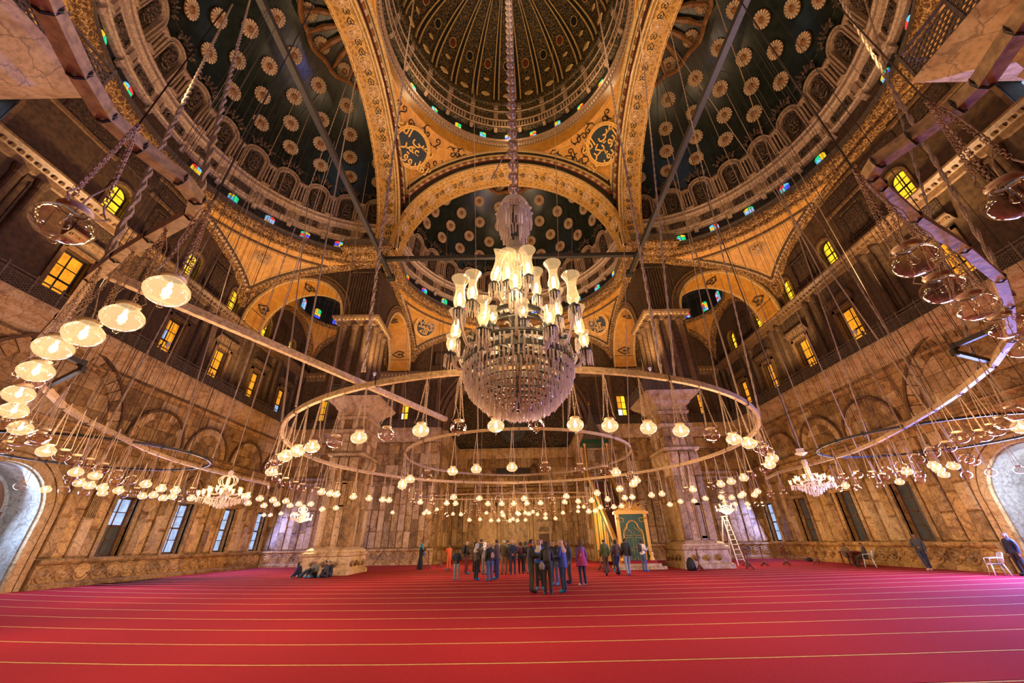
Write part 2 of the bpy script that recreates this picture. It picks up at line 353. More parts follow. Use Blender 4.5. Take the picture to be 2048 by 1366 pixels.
# ------------------------------------------------------------------ walls
WIN = (8.3, 12.5, 16.9, 21.1)              # lower windows
UWIN = (-6.4, 0, 6.4, 10.7, 15.0, 19.1)    # gallery windows
AWIN = (-5.6, 0, 5.6, 10.0, 14.3, 18.5)    # round-headed windows above
wn = [0]
def window(side, uc, w_, z0, z1, d, arch, nx, nz, pane, broken={}, depth=.5, frame='window_wood', fw=.07):
    wn[0] += 1; T = TM(side); a, b = uc-w_/2, uc+w_/2
    mb = MB(); top = z1-arch if arch else z1
    for u in (a, b-fw): mb.box(u, u+fw, d, d+.1, z0, top, 0, T)
    mb.box(a, b, d, d+.1, z0, z0+fw, 0, T)
    if arch: arch_ring(mb, T, uc, top, w_/2-fw, w_/2, d, d+.1, n=12, ez=arch/(w_/2))
    else: mb.box(a, b, d, d+.1, z1-fw, z1, 0, T)
    root = struct('window_%d' % wn[0], mb, frame)
    bars = MB(); us = [a+fw+(w_-2*fw)*i/nx for i in range(nx+1)]; zs = [z0+fw+(z1-z0-2*fw)*i/nz for i in range(nz+1)]
    for u in us[1:-1]: bars.box(u-.03, u+.03, d+.01, d+.07, z0, z1-(.02 if arch else 0), 0, T)
    for i, z in enumerate(zs[1:-1]):
        t = .05 if i+1 == nz//2 else .022
        bars.box(a+fw, b-fw, d+.01, d+.07, z-t, z+t, 0, T)
    obj('glazing_bar', bars, frame, root)
    for i in range(nx):
        for j in range(nz):
            u0, u1, q0, q1 = us[i]+.02, us[i+1]-.02, zs[j]+.02, zs[j+1]-.02
            mt = broken.get((i, j), pane if not isinstance(pane, list) else pane[(i+2*j) % len(pane)])
            pb = MB()
            if arch and q1 > top:
                pts = [(u0, q0), (u1, q0)]
                for k in range(7):
                    u = u1+(u0-u1)*k/6; r = (w_/2-fw); x = (u-uc)/r
                    pts.append((u, max(q0+.01, min(q1, top+arch*math.sqrt(max(0, 1-x*x))-fw))))
                pb.extr(pts, d+.04, d+.055, lambda p, q, h: T(p, h, q))
            else: pb.box(u0, u1, d+.04, d+.055, q0, q1, 0, T)
            obj('pane', pb, mt, root)
    return root
def profile_strip(name, T, u0, u1, d, prof, mat, parent, props=None):
    """moulding along u: prof = (projection into the hall, z)"""
    mb = MB(); k = len(prof)
    poly = [(d-o, z) for o, z in prof]+[(d+.2, prof[-1][1]), (d+.2, prof[0][1])]
    mb.extr(poly, u0, u1, lambda a, b, h: T(h, a, b))
    return obj(name, mb, mat, parent)
ROUND = MB(); ROUND.lathe([(0, .10), (.05, .10), (.08, .05), (.13, .04), (.17, .09), (.2, .09), (.24, .03), (.30, .03), (.34, .09), (.37, .09), (.40, 0)], n=18)
roundel = clean(ROUND.mesh('roundel', 'marble', True))
LEAF = MB()
for i in range(5):
    a = -.9+i*.45; LEAF.tube([(0, 0, 0), (.12*math.sin(a), -.05, .2*math.cos(a)), (.3*math.sin(a), -.03, .34*math.cos(a))], [.03, .05, .012], 5)
leafme = clean(LEAF.mesh('leaf_carving', 'marble', True))
RAIL = {}
def railing_mesh(w_, h=.88):
    k = (round(w_, 2), h)
    if k in RAIL: return RAIL[k]
    mb = MB(); mb.box(-w_/2, w_/2, -.03, .03, h-.05, h); mb.box(-w_/2, w_/2, -.03, .03, 0, .04); mb.box(-w_/2, w_/2, -.015, .015, h-.2, h-.17)
    mb.box(-w_/2-.03, -w_/2+.03, -.03, .03, 0, h+.12)
    n = max(3, int(w_/.16))
    for i in range(-5, n):
        for s in (1, -1):
            x0, x1 = -w_/2+i*w_/n, -w_/2+(i+5)*w_/n; zz0, zz1 = .04, h-.2
            if x0 < -w_/2: zz0 += (-w_/2-x0)/(x1-x0)*(zz1-zz0); x0 = -w_/2
            z_end = h-.2
            if x1 > w_/2: z_end = h-.2-(x1-w_/2)/(5*w_/n)*(h-.24); x1 = w_/2
            if z_end-zz0 < .02: continue
            mb.bar((s*x0, 0, zz0), (s*x1, 0, z_end), .03, .03)
    RAIL[k] = mb.mesh('railing_panel', 'lattice'); return RAIL[k]
def railing(parent, side, u0, u1, d, z, step=1.1):
    n = max(1, round(abs(u1-u0)/step)); w_ = (u1-u0)/n; T = TM(side)
    for i in range(n):
        link('railing_panel', railing_mesh(w_), parent, T(u0+w_*(i+.5), d, z), (0, 0, FACE[side]))
HALFCOL = MB(); HALFCOL.lathe([(.5, -.5), (.5, -.47), (.4, -.45), (.4, .42), (.44, .43), (.5, .46), (.56, .5)], n=14)
def halfcol(mat):
    k = (mat, 'hc')
    if k not in UNIT: UNIT[k] = clean(HALFCOL.mesh('half_column', mat, False))
    return UNIT[k]
def dentils(parent, side, u0, u1, z, d, w_, h, dep, step, mat, name='dentil'):
    n = int(abs(u1-u0)/step); T = TM(side)
    for i in range(n):
        u = u0+(i+.5)*(u1-u0)/n
        link(name, unit(mat), parent, T(u, d, z), (0, 0, FACE[side]), (w_, dep, h))

def strips(root, side, u0, u1, z0, z1, d, mats=('marble', 'marble_pale', 'marble')):
    """vertical marble strips, each cut in blocks"""
    n = max(1, round((u1-u0)/.62)); w_ = (u1-u0)/n
    for i in range(n):
        a = u0+i*w_; out = .10 if i % 2 == 0 else .02; zc = z0; k = 0
        while zc < z1-.2:
            h = random.choice((1.3, 1.8, 2.2)); ze = min(z1, zc+h)
            if z1-ze < .6: ze = z1
            blk('panel', root, side, a+.02, a+w_-.02, zc+.012, ze-.012, d-.07-out, d+.1, random.choice(mats), random.choice(('block', 'block', 'fluted')) if i % 2 == 0 else 'block')
            zc = ze; k += 1
def courses(root, side, u0, u1, z0, z1, d, skip=None, hh=.95, lw=1.35, mats=('marble', 'marble', 'marble_pale')):
    nz = max(1, round((z1-z0)/hh)); h = (z1-z0)/nz
    for j in range(nz):
        u = u0-(.5*lw if j % 2 else 0)
        while u < u1-.05:
            a, b = max(u, u0), min(u+lw*random.uniform(.85, 1.15), u1); u = b if b > u else u+lw
            c, zc = (a+b)/2, z0+(j+.5)*h
            if b-a < .15 or (skip and skip(c, zc)): continue
            blk('block', root, side, a+.01, b-.01, z0+j*h+.008, z0+(j+1)*h-.008, d-.03-random.uniform(0, .05), d+.1, random.choice(mats))
def voussoirs(root, side, uc, zc, ri, ro, d, n, mat, a0=0, a1=PI, name='arch_stone'):
    T = TM(side)
    for i in range(n):
        mb = MB(); g = .008
        arch_ring(mb, T, uc, zc, ri, ro, d, d+.2, a0+(a1-a0)*i/n+g, a0+(a1-a0)*(i+1)/n-g, 2)
        obj(name, mb, mat if isinstance(mat, str) else random.choice(mat), root)
def side_wall(side):
    T = TM(side); sgn = -1 if side == 'left' else 1
    DOOR = 2.1 if side == 'left' else 1.9
    holes = [(w-.68, w+.68, 1.25, 4.2, 0) for w in WIN]+[(-w-.68, -w+.68, 1.25, 4.2, 0) for w in WIN[:3]]+[(DOOR-2.15, DOOR+2.15, -.1, 5.1, 2.15)]
    mb = MB(); slab(mb, T, -22.4, 22.6, 0, 11.3, W, W+1.6, [h for h in holes])
    root = struct('wall_'+side, mb, 'marble')
    up = MB(); hs = [(u-.65, u+.65, 12.65, 14.9, 0) for u in UWIN]+[(u-.55, u+.55, 17.95, 19.95, .55) for u in AWIN]
    slab(up, T, -22.4, 22.6, 11.3, 30.0, W, W+1.2, hs); obj('upper_wall', up, 'brown_wall', root)
    # door recess and leaf
    mbd = MB(); arch_ring(mbd, T, DOOR, 2.95, 2.12, 2.5, W-.16, W+.02, n=28); arch_ring(mbd, T, DOOR, 2.95, 2.6, 2.85, W-.1, W+.02, n=28)
    for s in (-1, 1):
        for a, b, o in ((2.12, 2.5, .16), (2.6, 2.85, .1)): mbd.box(DOOR+s*a, DOOR+s*b, W-o, W+.02, 0, 2.95, 0, T)
    obj('door_surround', mbd, 'marble_pale', root)
    # lower register
    edges = [DOOR+2.9]+[e for w in WIN for e in (w-.95, w+.95)]+[W]
    for i in range(0, len(edges)-1, 2): strips(root, side, edges[i], edges[i+1], 1.25, 6.35, W)
    strips(root, side, -8, DOOR-2.9, 1.25, 6.35, W)
    for w_ in WIN:
        fr = MB()
        for s in (-1, 1): fr.box(w_+s*.68, w_+s*.92, W-.12, W+.1, 1.25, 4.2, 0, T)
        fr.box(w_-1.0, w_+1.0, W-.2, W+.1, 4.2, 4.42, 0, T); fr.box(w_-1.0, w_+1.0, W-.25, W+.1, 1.1, 1.25, 0, T)
        arch_ring(fr, T, w_, 4.95, .62, .8, W-.12, W+.1, n=16); arch_ring(fr, T, w_, 4.95, .86, .96, W-.2, W+.1, n=16)
        fr.box(w_-.96, w_-.8, W-.14, W+.1, 4.4, 4.95, 0, T); fr.box(w_+.8, w_+.96, W-.14, W+.1, 4.4, 4.95, 0, T)
        fr.box(w_-.6, w_+.6, W-.04, W+.1, 4.45, 4.9, 0, T)
        obj('window_surround', fr, 'marble', root)
    # cornices of the marble zone
    profile_strip('cornice', T, -22, 22, W, [(0, 6.3), (.16, 6.35), (.16, 6.5), (.28, 6.6), (.28, 6.72), (.12, 6.8), (.12, 6.95), (.3, 7.05), (.3, 7.15), (0, 7.2)], 'marble', root)
    profile_strip('cornice', T, -22, 22, W, [(0, 9.85), (.1, 9.9), (.1, 10.0), (.2, 10.08), (.2, 10.16), (0, 10.2)], 'marble', root)
    profile_strip('cornice', T, -22, 22, W, [(0, 10.4), (.12, 10.5), (.16, 10.7), (.35, 10.85), (.45, 11.05), (.7, 11.2), (.75, 11.45), (.75, 11.6), (0, 11.6)], 'marble_pale', root)
    # blind arcade with voussoirs
    cs = [w for w in WIN]
    def sk(u, z): 
        return any(math.hypot(u-c, z-7.35) < 1.95 and math.hypot(u-c, z-7.35) > 1.35 for c in cs) or 2.9 < math.hypot(u-DOOR, z-7.2) < 3.75
    courses(root, side, -8, 22.1, 7.2, 9.85, W, sk)
    for c in cs: voussoirs(root, side, c, 7.35, 1.4, 1.82, W-.16, 9, ('marble', 'marble_pale')); 
    hood = MB()
    for c in cs: arch_ring(hood, T, c, 7.35, 1.86, 1.98, W-.24, W, n=20)
    arch_ring(hood, T, DOOR, 7.2, 3.62, 3.76, W-.22, W, n=30); obj('hood_mould', hood, 'marble_dark', root)
    voussoirs(root, side, DOOR, 7.2, 2.95, 3.6, W-.14, 19, ('marble', 'marble_pale'), .02, PI-.02)
    # skirting with scrolls
    bb = MB(); T2 = T
    for a, b in ((-22, DOOR-2.9), (DOOR+2.9, 22)):
        poly = [(W-o, z) for o, z in [(.42, 0), (.42, .16), (.34, .2), (.28, .26), (.26, .95), (.34, 1.0), (.38, 1.08), (.38, 1.2)]]+[(W+.1, 1.2), (W+.1, 0)]
        bb.extr(poly, a, b, lambda p, q, h: T2(h, p, q))
    base = struct('baseboard_'+side, bb, 'marble')
    u = DOOR+3.4; k = 0
    while u < 21.8:
        link('roundel', roundel, base, T(u, W-.24, .6), (PI/2, 0, FACE[side]), (1, 1, 1)); 
        link('leaf_carving', leafme, base, T(u+.42, W-.26, .42), (0, 0, FACE[side]), (.9, 1, .9)); u += .84
    u = DOOR-3.4
    while u > -8: link('roundel', roundel, base, T(u, W-.24, .6), (PI/2, 0, FACE[side])); u -= .84
    railing(root, side, -9, 22, W-.68, 11.6)
    # gallery wall: pilasters, window frames, lintels, panels
    fr = MB()
    for uw in UWIN:
        for s in (-1, 1): fr.box(uw+s*.65, uw+s*.85, W-.12, W+.05, 12.4, 15.1, 0, T)
        fr.box(uw-.85, uw+.85, W-.12, W+.05, 14.9, 15.12, 0, T)
    obj('window_frame', fr, 'brown_lite', root)
    for uw in UWIN:
        l = MB(); l.extr([(W-o, z) for o, z in [(.1, 15.3), (.18, 15.35), (.3, 15.55), (.42, 15.62), (.42, 15.72)]]+[(W, 15.72), (W, 15.3)], uw-1.1, uw+1.1, lambda p, q, h: T(h, p, q))
        obj('lintel', l, 'brown_wall', root)
        link('dentil_row', unit('brown_lite', 'fluted'), root, T(uw, W-.3, 15.47), (0, 0, FACE[side]), (2.0, .1, .14))
        blk('carved_panel', root, side, uw-.9, uw+.9, 15.85, 16.95, W-.08, W+.1, 'brown_carved')
    mids = [(a+b)/2 for a, b in zip(UWIN, UWIN[1:])]
    for m_ in mids+[21.1]:
        for s in (-.45, .45):
            link('half_column', halfcol('brown_wall'), root, T(m_+s, W-.05, 14.3), None, (.5, .5, 5.2))
        blk('panel', root, side, m_-.15, m_+.15, 12.2, 16.8, W-.06, W+.1, 'brown_wall', 'panel')
    profile_strip('cornice', T, -22, 22, W, [(0, 16.95), (.1, 17.0), (.14, 17.3), (.3, 17.45), (.5, 17.6), (.5, 17.72), (0, 17.75)], 'brown_lite', root)
    dentils(root, side, -9, 22, 17.38, W-.28, .16, .16, .12, .34, 'brown_lite')
    # tympanum above
    for c in [(a+b)/2 for a, b in zip(AWIN, AWIN[1:])][1:]+[20.6]:
        blk('carved_panel', root, side, c-1.05, c+1.05, 18.3, 20.4, W-.16, W+.1, 'brown_carved', 'panel')
    fr = MB()
    for uw in AWIN:
        for s in (-1, 1): fr.box(uw+s*.55, uw+s*.72, W-.1, W+.05, 17.8, 19.4, 0, T)
        arch_ring(fr, T, uw, 19.4, .55, .72, W-.1, W+.05, n=14)
    for uw in (-2.8, 2.8): fr.box(uw-1.7, uw+1.7, W-.14, W, 20.8, 21.0, 0, T); fr.box(uw-1.7, uw+1.7, W-.14, W, 22.2, 22.4, 0, T)
    obj('window_frame', fr, 'brown_lite', root)
    for uw in (-2.8, 2.8, 0): blk('carved_panel', root, side, uw-1.2, uw+1.2, 21.1, 22.1, W-.1, W+.1, 'brown_carved')
    for m_ in (-8.2, 7.9): blk('carved_panel', root, side, m_-1, m_+1, 20.6, 21.2, W-.1, W+.1, 'brown_carved')
    for uw in UWIN[1:]:
        br = {(0, 1): 'pane_sky'} if (side == 'left' and uw == 6.4) else ({(1, 0): 'pane_sky'} if side == 'left' and uw == 19.1 else {})
        window(side, uw, 1.3, 12.65, 14.9, W+.3, 0, 2, 3, ['pane_orange', 'pane_orange', 'pane_orange'], br, frame='iron')
    for uw in AWIN[1:]: window(side, uw, 1.1, 17.95, 19.95, W+.3, .55, 2, 4, 'pane_yellow', frame='iron', fw=.05)
    for i, uw in enumerate(WIN):
        if side == 'left': p = ['pane_sky'] if i else ['pane_sky']; br = {(0, 0): 'pane_dim', (1, 0): 'pane_dim', (0, 1): 'pane_dim', (1, 1): 'pane_dim'} if i == 0 else {}
        else: p = ['pane_dim'] if i < 3 else ['pane_sky']; br = {}
        window(side, uw, 1.3, 1.28, 4.18, W+.32, 0, 2, 4, p, br)
    return root
side_wall('left'); side_wall('right')
# the two doors
for n_, side, DC in ((1, 'left', 2.1), (2, 'right', 1.9)):
    T = TM(side); mb = MB(); L = side == 'left'; D = W+1.5
    mb.box(DC-2.3, DC+2.3, D, D+.1, 0, 5.4, 0, T)
    d = struct('door_%d' % n_, mb, 'marble_daylit', None)
    ln = MB(); arch_ring(ln, T, DC, 2.95, 2.06, 2.3, W+.02, D, n=28)
    for s in (-1, 1): ln.box(DC+s*2.06, DC+s*2.3, W+.02, D, 0, 2.95, 0, T)
    obj('recess_lining', ln, 'marble_daylit', d)
    lf = MB(); 
    for s in (-1, 1):
        lf.box(DC+s*1.6, DC+s*.04, D-.15, D, 0, 3.0, 0, T)
    obj('door_leaf', lf, 'window_wood' if L else 'marble_daylit', d)
    fr = MB()
    for s in (-1, 1): fr.box(DC+s*1.6, DC+s*1.78, D-.2, D, 0, 3.0, 0, T); fr.box(DC-.04, DC+.04, D-.2, D, 0, 3, 0, T)
    fr.box(DC-1.78, DC+1.78, D-.22, D, 3.0, 3.16, 0, T); arch_ring(fr, T, DC, 3.16, 1.5, 1.66, D-.2, D, n=20); obj('door_frame', fr, 'window_wood' if L else 'marble_daylit', d)
    for k in range(6):
        mb = MB(); arch_ring(mb, T, DC, 3.16, .32, 1.48, D-.06, D-.02, PI*k/6+.03, PI*(k+1)/6-.03, 4)
        obj('pane', mb, (['stained_red', 'pane_white', 'stained_blue'][k % 3]) if L else 'pane_white', d)
    if not L:
        for s in (-1, 1):
            mb = MB(); c = DC+s*.82
            for r in (.36, .5): mb.tube([T(c+r*math.cos(a), D-.2, 1.65+r*1.9*math.sin(a)) for a in [2*PI*i/24 for i in range(24)]], .03, 6, closed=True)
            mb.box(c-.6, c+.6, D-.18, D-.14, .35, .42, 0, T); mb.box(c-.6, c+.6, D-.18, D-.14, 2.75, 2.82, 0, T)
            obj('oval_ornament', mb, 'iron', d)
# ---- far wall with the prayer-niche recess
AP = 7.1
def far_wall():
    side = 'far'; T = TM(side); mb = MB()
    slab(mb, T, -22.1, 22.1, 0, 11.3, W+.2, W+1.6, [(-AP, AP, -.1, 11.4, 0), (-17.6, -16.4, 1.3, 4.2, 0), (-15.1, -14.3, 1.3, 4.2, 0), (16.4, 17.6, 1.3, 4.2, 0)])
    root = struct('wall_far', mb, 'marble')
    up = MB(); slab(up, T, -22.1, 22.1, 11.3, 30, W+.2, W+1.4, [(-AP, AP, 11.2, 11.5+AP, AP)]+[(s*u-.5, s*u+.5, 12.65, 14.9, 0) for u in (11.2, 16.5, 19.5) for s in (-1, 1)]+[(s*u-.45, s*u+.45, 17.95, 19.9, .45) for u in (16, 19.5) for s in (-1, 1)])
    obj('upper_wall', up, 'brown_wall', root)
    for a, b in ((-22, -17.9), (-16.2, -15.3), (-14.1, -AP-.3), (AP+.3, 16.2), (17.8, 22)): strips(root, side, a, b, 1.25, 6.35, W+.2)
    for a, b in ((-22, -AP), (AP, 22)):
        profile_strip('cornice', T, a, b, W+.2, [(0, 6.3), (.16, 6.35), (.16, 6.5), (.28, 6.6), (.28, 6.72), (.12, 6.8), (.3, 7.05), (.3, 7.15), (0, 7.2)], 'marble', root)
        profile_strip('cornice', T, a, b, W+.2, [(0, 10.4), (.12, 10.5), (.35, 10.85), (.7, 11.2), (.75, 11.6), (0, 11.6)], 'marble_pale', root)
        profile_strip('cornice', T, a, b, W+.2, [(0, 16.95), (.14, 17.3), (.5, 17.6), (.5, 17.75), (0, 17.78)], 'brown_lite', root)
        courses(root, side, a, b, 7.2, 10.3, W+.2, hh=1.0, lw=1.2)
        railing(root, side, a, b, W-.48, 11.6)
        dentils(root, side, a, b, 17.4, W-.1, .16, .16, .12, .36, 'gold_edge')
        for k in range(4):
            u = a+(b-a)*(k+.5)/4
            link('half_column', halfcol('brown_lite'), root, T(u+1.2, W+.15, 14.3), None, (.5, .5, 5.2))
            blk('carved_panel', root, side, u-.8, u+.4, 12.3, 16.6, W+.08, W+.3, 'brown_wall', 'panel')
    bb = MB()
    for a, b in ((-22, -AP), (AP, 22)):
        poly = [(W+.2-o, z) for o, z in [(.42, 0), (.42, .16), (.28, .26), (.26, .95), (.38, 1.08), (.38, 1.2)]]+[(W+.3, 1.2), (W+.3, 0)]
        bb.extr(poly, a, b, lambda p, q, h: T(h, p, q))
    base = struct('baseboard_far', bb, 'marble'); u = -21.4
    while u < 21.6:
        if abs(u) > AP+.5: link('roundel', roundel, base, T(u, W-.04, .6), (PI/2, 0, 0))
        u += .84
    # great arch of the recess
    ar = MB(); arch_ring(ar, T, 0, 11.5, AP-.35, AP, W+.1, W+1.7, n=40); arch_ring(ar, T, 0, 11.5, AP+.15, AP+.5, W+.02, W+.3, n=40); arch_ring(ar, T, 0, 11.5, AP+.7, AP+.95, W+.05, W+.3, n=40)
    obj('recess_arch', ar, 'brown_lite', root)
    blk('carved_panel', root, side, -1.6, 1.6, 19.7, 21.6, W+.1, W+.3, 'brown_carved', 'panel')
    for s in (-1, 1):
        for u in (3.8, 7.6): blk('carved_panel', root, side, s*u-1.3, s*u+1.3, 19.4-(.9 if u > 5 else 0), 21.2-(.9 if u > 5 else 0), W+.1, W+.3, 'brown_carved', 'panel')
    for s in (-1, 1):
        for u in (11.2, 16.5, 19.5): window(side, s*u, 1.0, 12.65, 14.9, W+.5, 0, 2, 3, ['pane_orange', 'pane_yellow'], {(0, 0): 'pane_white'} if u < 12 else {}, frame='iron')
        for u in (16, 19.5): window(side, s*u, .9, 17.95, 19.9, W+.5, .45, 2, 4, 'pane_yellow', {(0, 0): 'pane_white', (1, 0): 'pane_white'} if u < 17 else {}, frame='iron', fw=.05)
    window(side, -17, 1.2, 1.3, 4.2, W+.5, 0, 2, 4, 'pane_sky'); window(side, -14.7, .8, 1.3, 4.2, W+.5, 0, 1, 4, 'pane_white', {(0, 1): 'pane_sky'}); window(side, 17, 1.2, 1.3, 4.2, W+.5, 0, 2, 4, 'pane_sky')
    # recess: side walls, back wall, half dome
    rc = MB(); rc.box(-AP-1, -AP, W+1.6, 32.3, 0, 19); rc.box(AP, AP+1, W+1.6, 32.3, 0, 19); rc.box(-AP-1, AP+1, 31.6, 32.4, 0, 19)
    rec = struct('wall_far', rc, 'marble', None); rec.name = 'wall_niche'
    for s in (-1, 1):
        sd = 'right' if s > 0 else 'left'; TS = TM(sd); d0 = AP
        strips(rec, sd, W+1.7, 31.5, 1.25, 6.35, d0)
        courses(rec, sd, W+1.7, 31.5, 7.2, 10.4, d0, hh=1.05, lw=1.5)
        profile_strip('cornice', TS, W+.3, 31.5, d0, [(0, 6.3), (.16, 6.4), (.28, 6.6), (.12, 6.8), (.3, 7.05), (0, 7.2)], 'marble', rec)
        profile_strip('cornice', TS, W+.3, 31.5, d0, [(0, 10.4), (.3, 10.85), (.6, 11.2), (.6, 11.5), (0, 11.5)], 'marble_pale', rec)
        profile_strip('skirting', TS, W+.3, 31.5, d0, [(.4, 0), (.4, .16), (.26, .26), (.26, .95), (.38, 1.1), (0, 1.2)], 'marble', rec)
        u = W+1.2
        while u < 31.3: link('roundel', roundel, rec, TS(u, d0-.24, .6), (PI/2, 0, FACE[sd])); u += .84
    d0 = 31.6
    for a, b in ((-7, -4.6), (-4.2, -1.9), (-1.5, 1.5), (1.9, 4.2), (4.6, 7)):
        big = (a in (-4.2, 1.9, -1.5))
        if big: blk('marble_slab', rec, 'far', a+.05, b-.05, 1.3, 4.6, d0-.1, d0+.1, 'marble_pale' if a != -1.5 else 'gold_slab' if 'gold_slab' in MATS else 'marble')
        else: strips(rec, 'far', a, b, 1.25, 6.3, d0)
    courses(rec, 'far', -7, 7, 7.2, 10.4, d0, hh=1.05, lw=1.3)
    for a, b in ((-4.2, -1.9), (1.9, 4.2)):
        arx = MB(); arch_ring(arx, T, (a+b)/2, 4.75, 1.0, 1.25, d0-.2, d0+.1, n=20); obj('blind_arch', arx, 'marble', rec)
    nic = MB(); arch_ring(nic, T, 0, 4.9, 1.6, 1.95, d0-.3, d0+.1, n=24); arch_ring(nic, T, 0, 4.9, 2.1, 2.25, d0-.2, d0+.1, n=24)
    for s in (-1, 1): nic.box(s*1.6, s*1.95, d0-.3, d0, 0, 4.9)
    obj('prayer_niche_frame', nic, 'marble_pale', rec)
    for s in (-1, 1): link('niche_column', halfcol('marble_pale'), rec, (s*1.45, d0-.25, 2.9), None, (.4, .4, 3.4))
    profile_strip('cornice', T, -7, 7, d0, [(0, 6.3), (.16, 6.4), (.28, 6.6), (.12, 6.8), (.3, 7.05), (0, 7.2)], 'marble', rec)
    profile_strip('cornice', T, -7, 7, d0, [(0, 10.4), (.3, 10.85), (.6, 11.2), (.6, 11.5), (0, 11.5)], 'marble_pale', rec)
    profile_strip('skirting', T, -7, 7, d0, [(.4, 0), (.4, .16), (.26, .26), (.26, .95), (.38, 1.1), (0, 1.2)], 'marble', rec)
    tab = MB(); tab.box(-2.1, 2.1, d0-.12, d0, 8.55, 9.25); obj('inscription_tablet', tab, 'iron', rec)
    # small white doorway right of the niche
    dr = MB(); dr.box(2.35, 3.95, d0-.5, d0-.1, 0, .12)
    for s in (2.4, 3.7): dr.box(s, s+.2, d0-.45, d0-.1, .1, 2.3)
    dr.box(2.25, 4.05, d0-.5, d0-.1, 2.3, 3.1); dr.box(2.15, 4.15, d0-.6, d0-.1, 3.1, 3.5)
    for k in range(13): dr.box(2.18+k*.15, 2.27+k*.15, d0-.6, d0-.52, 3.5, 3.68)
    dd = struct('door_3', dr, 'marble_pale'); lf = MB(); lf.box(2.6, 3.7, d0-.3, d0-.2, .1, 2.3); obj('door_leaf', lf, 'window_wood', dd)
    tb = MB(); tb.box(2.6, 3.7, d0-.53, d0-.49, 2.5, 2.95); obj('name_tablet', tb, 'marble_dark', dd)
    ap = MB(); prof = [(8.3*math.cos(a), 11.5+7.2*math.sin(a)) for a in [PI/2*i/12 for i in range(13)]]
    ap.lathe([(r*.86, z) for r, z in prof], (0, 24.6, 0), 28, 0, PI)
    ap.box(-AP-1, AP+1, W+1.6, 24.8, 18.6, 19)
    obj('half_dome', ap, 'dark_relief', rec)
    md = MB(); md.lathe([(0, 0), (.95, .02), (1.0, .08), (1.15, .08), (1.2, .02), (1.45, .02), (1.5, .1), (1.6, .1), (1.65, 0)], n=32)
    m1 = obj('medallion', md, 'dark_band', rec, loc=(0, 30.0, 13.6), rot=(PI/2+.35, 0, 0))
    for s in (-1, 0, 1):
        rb = MB(); pts = []
        for i in range(13):
            a = PI/2*i/12; pts.append((s*2.9*math.cos(a)*1.6, 24.6+7.05*math.cos(a)*(1-.12*abs(s)), 11.6+7.1*math.sin(a)))
        if s: rb.tube(pts, .1, 6); obj('vault_rib', rb, 'gold_leaf', rec)
    bl = MB(); bl.box(-7, 7, d0-.1, d0, 11.5, 12.4); obj('dark_frieze', bl, 'dark_relief', rec)
    # near wall, behind the camera, plain
    nb = MB(); slab(nb, TM('near'), -22.1, 22.1, 0, 30, W+.2, W+1.2, []); struct('wall_near', nb, 'marble')
far_wall()
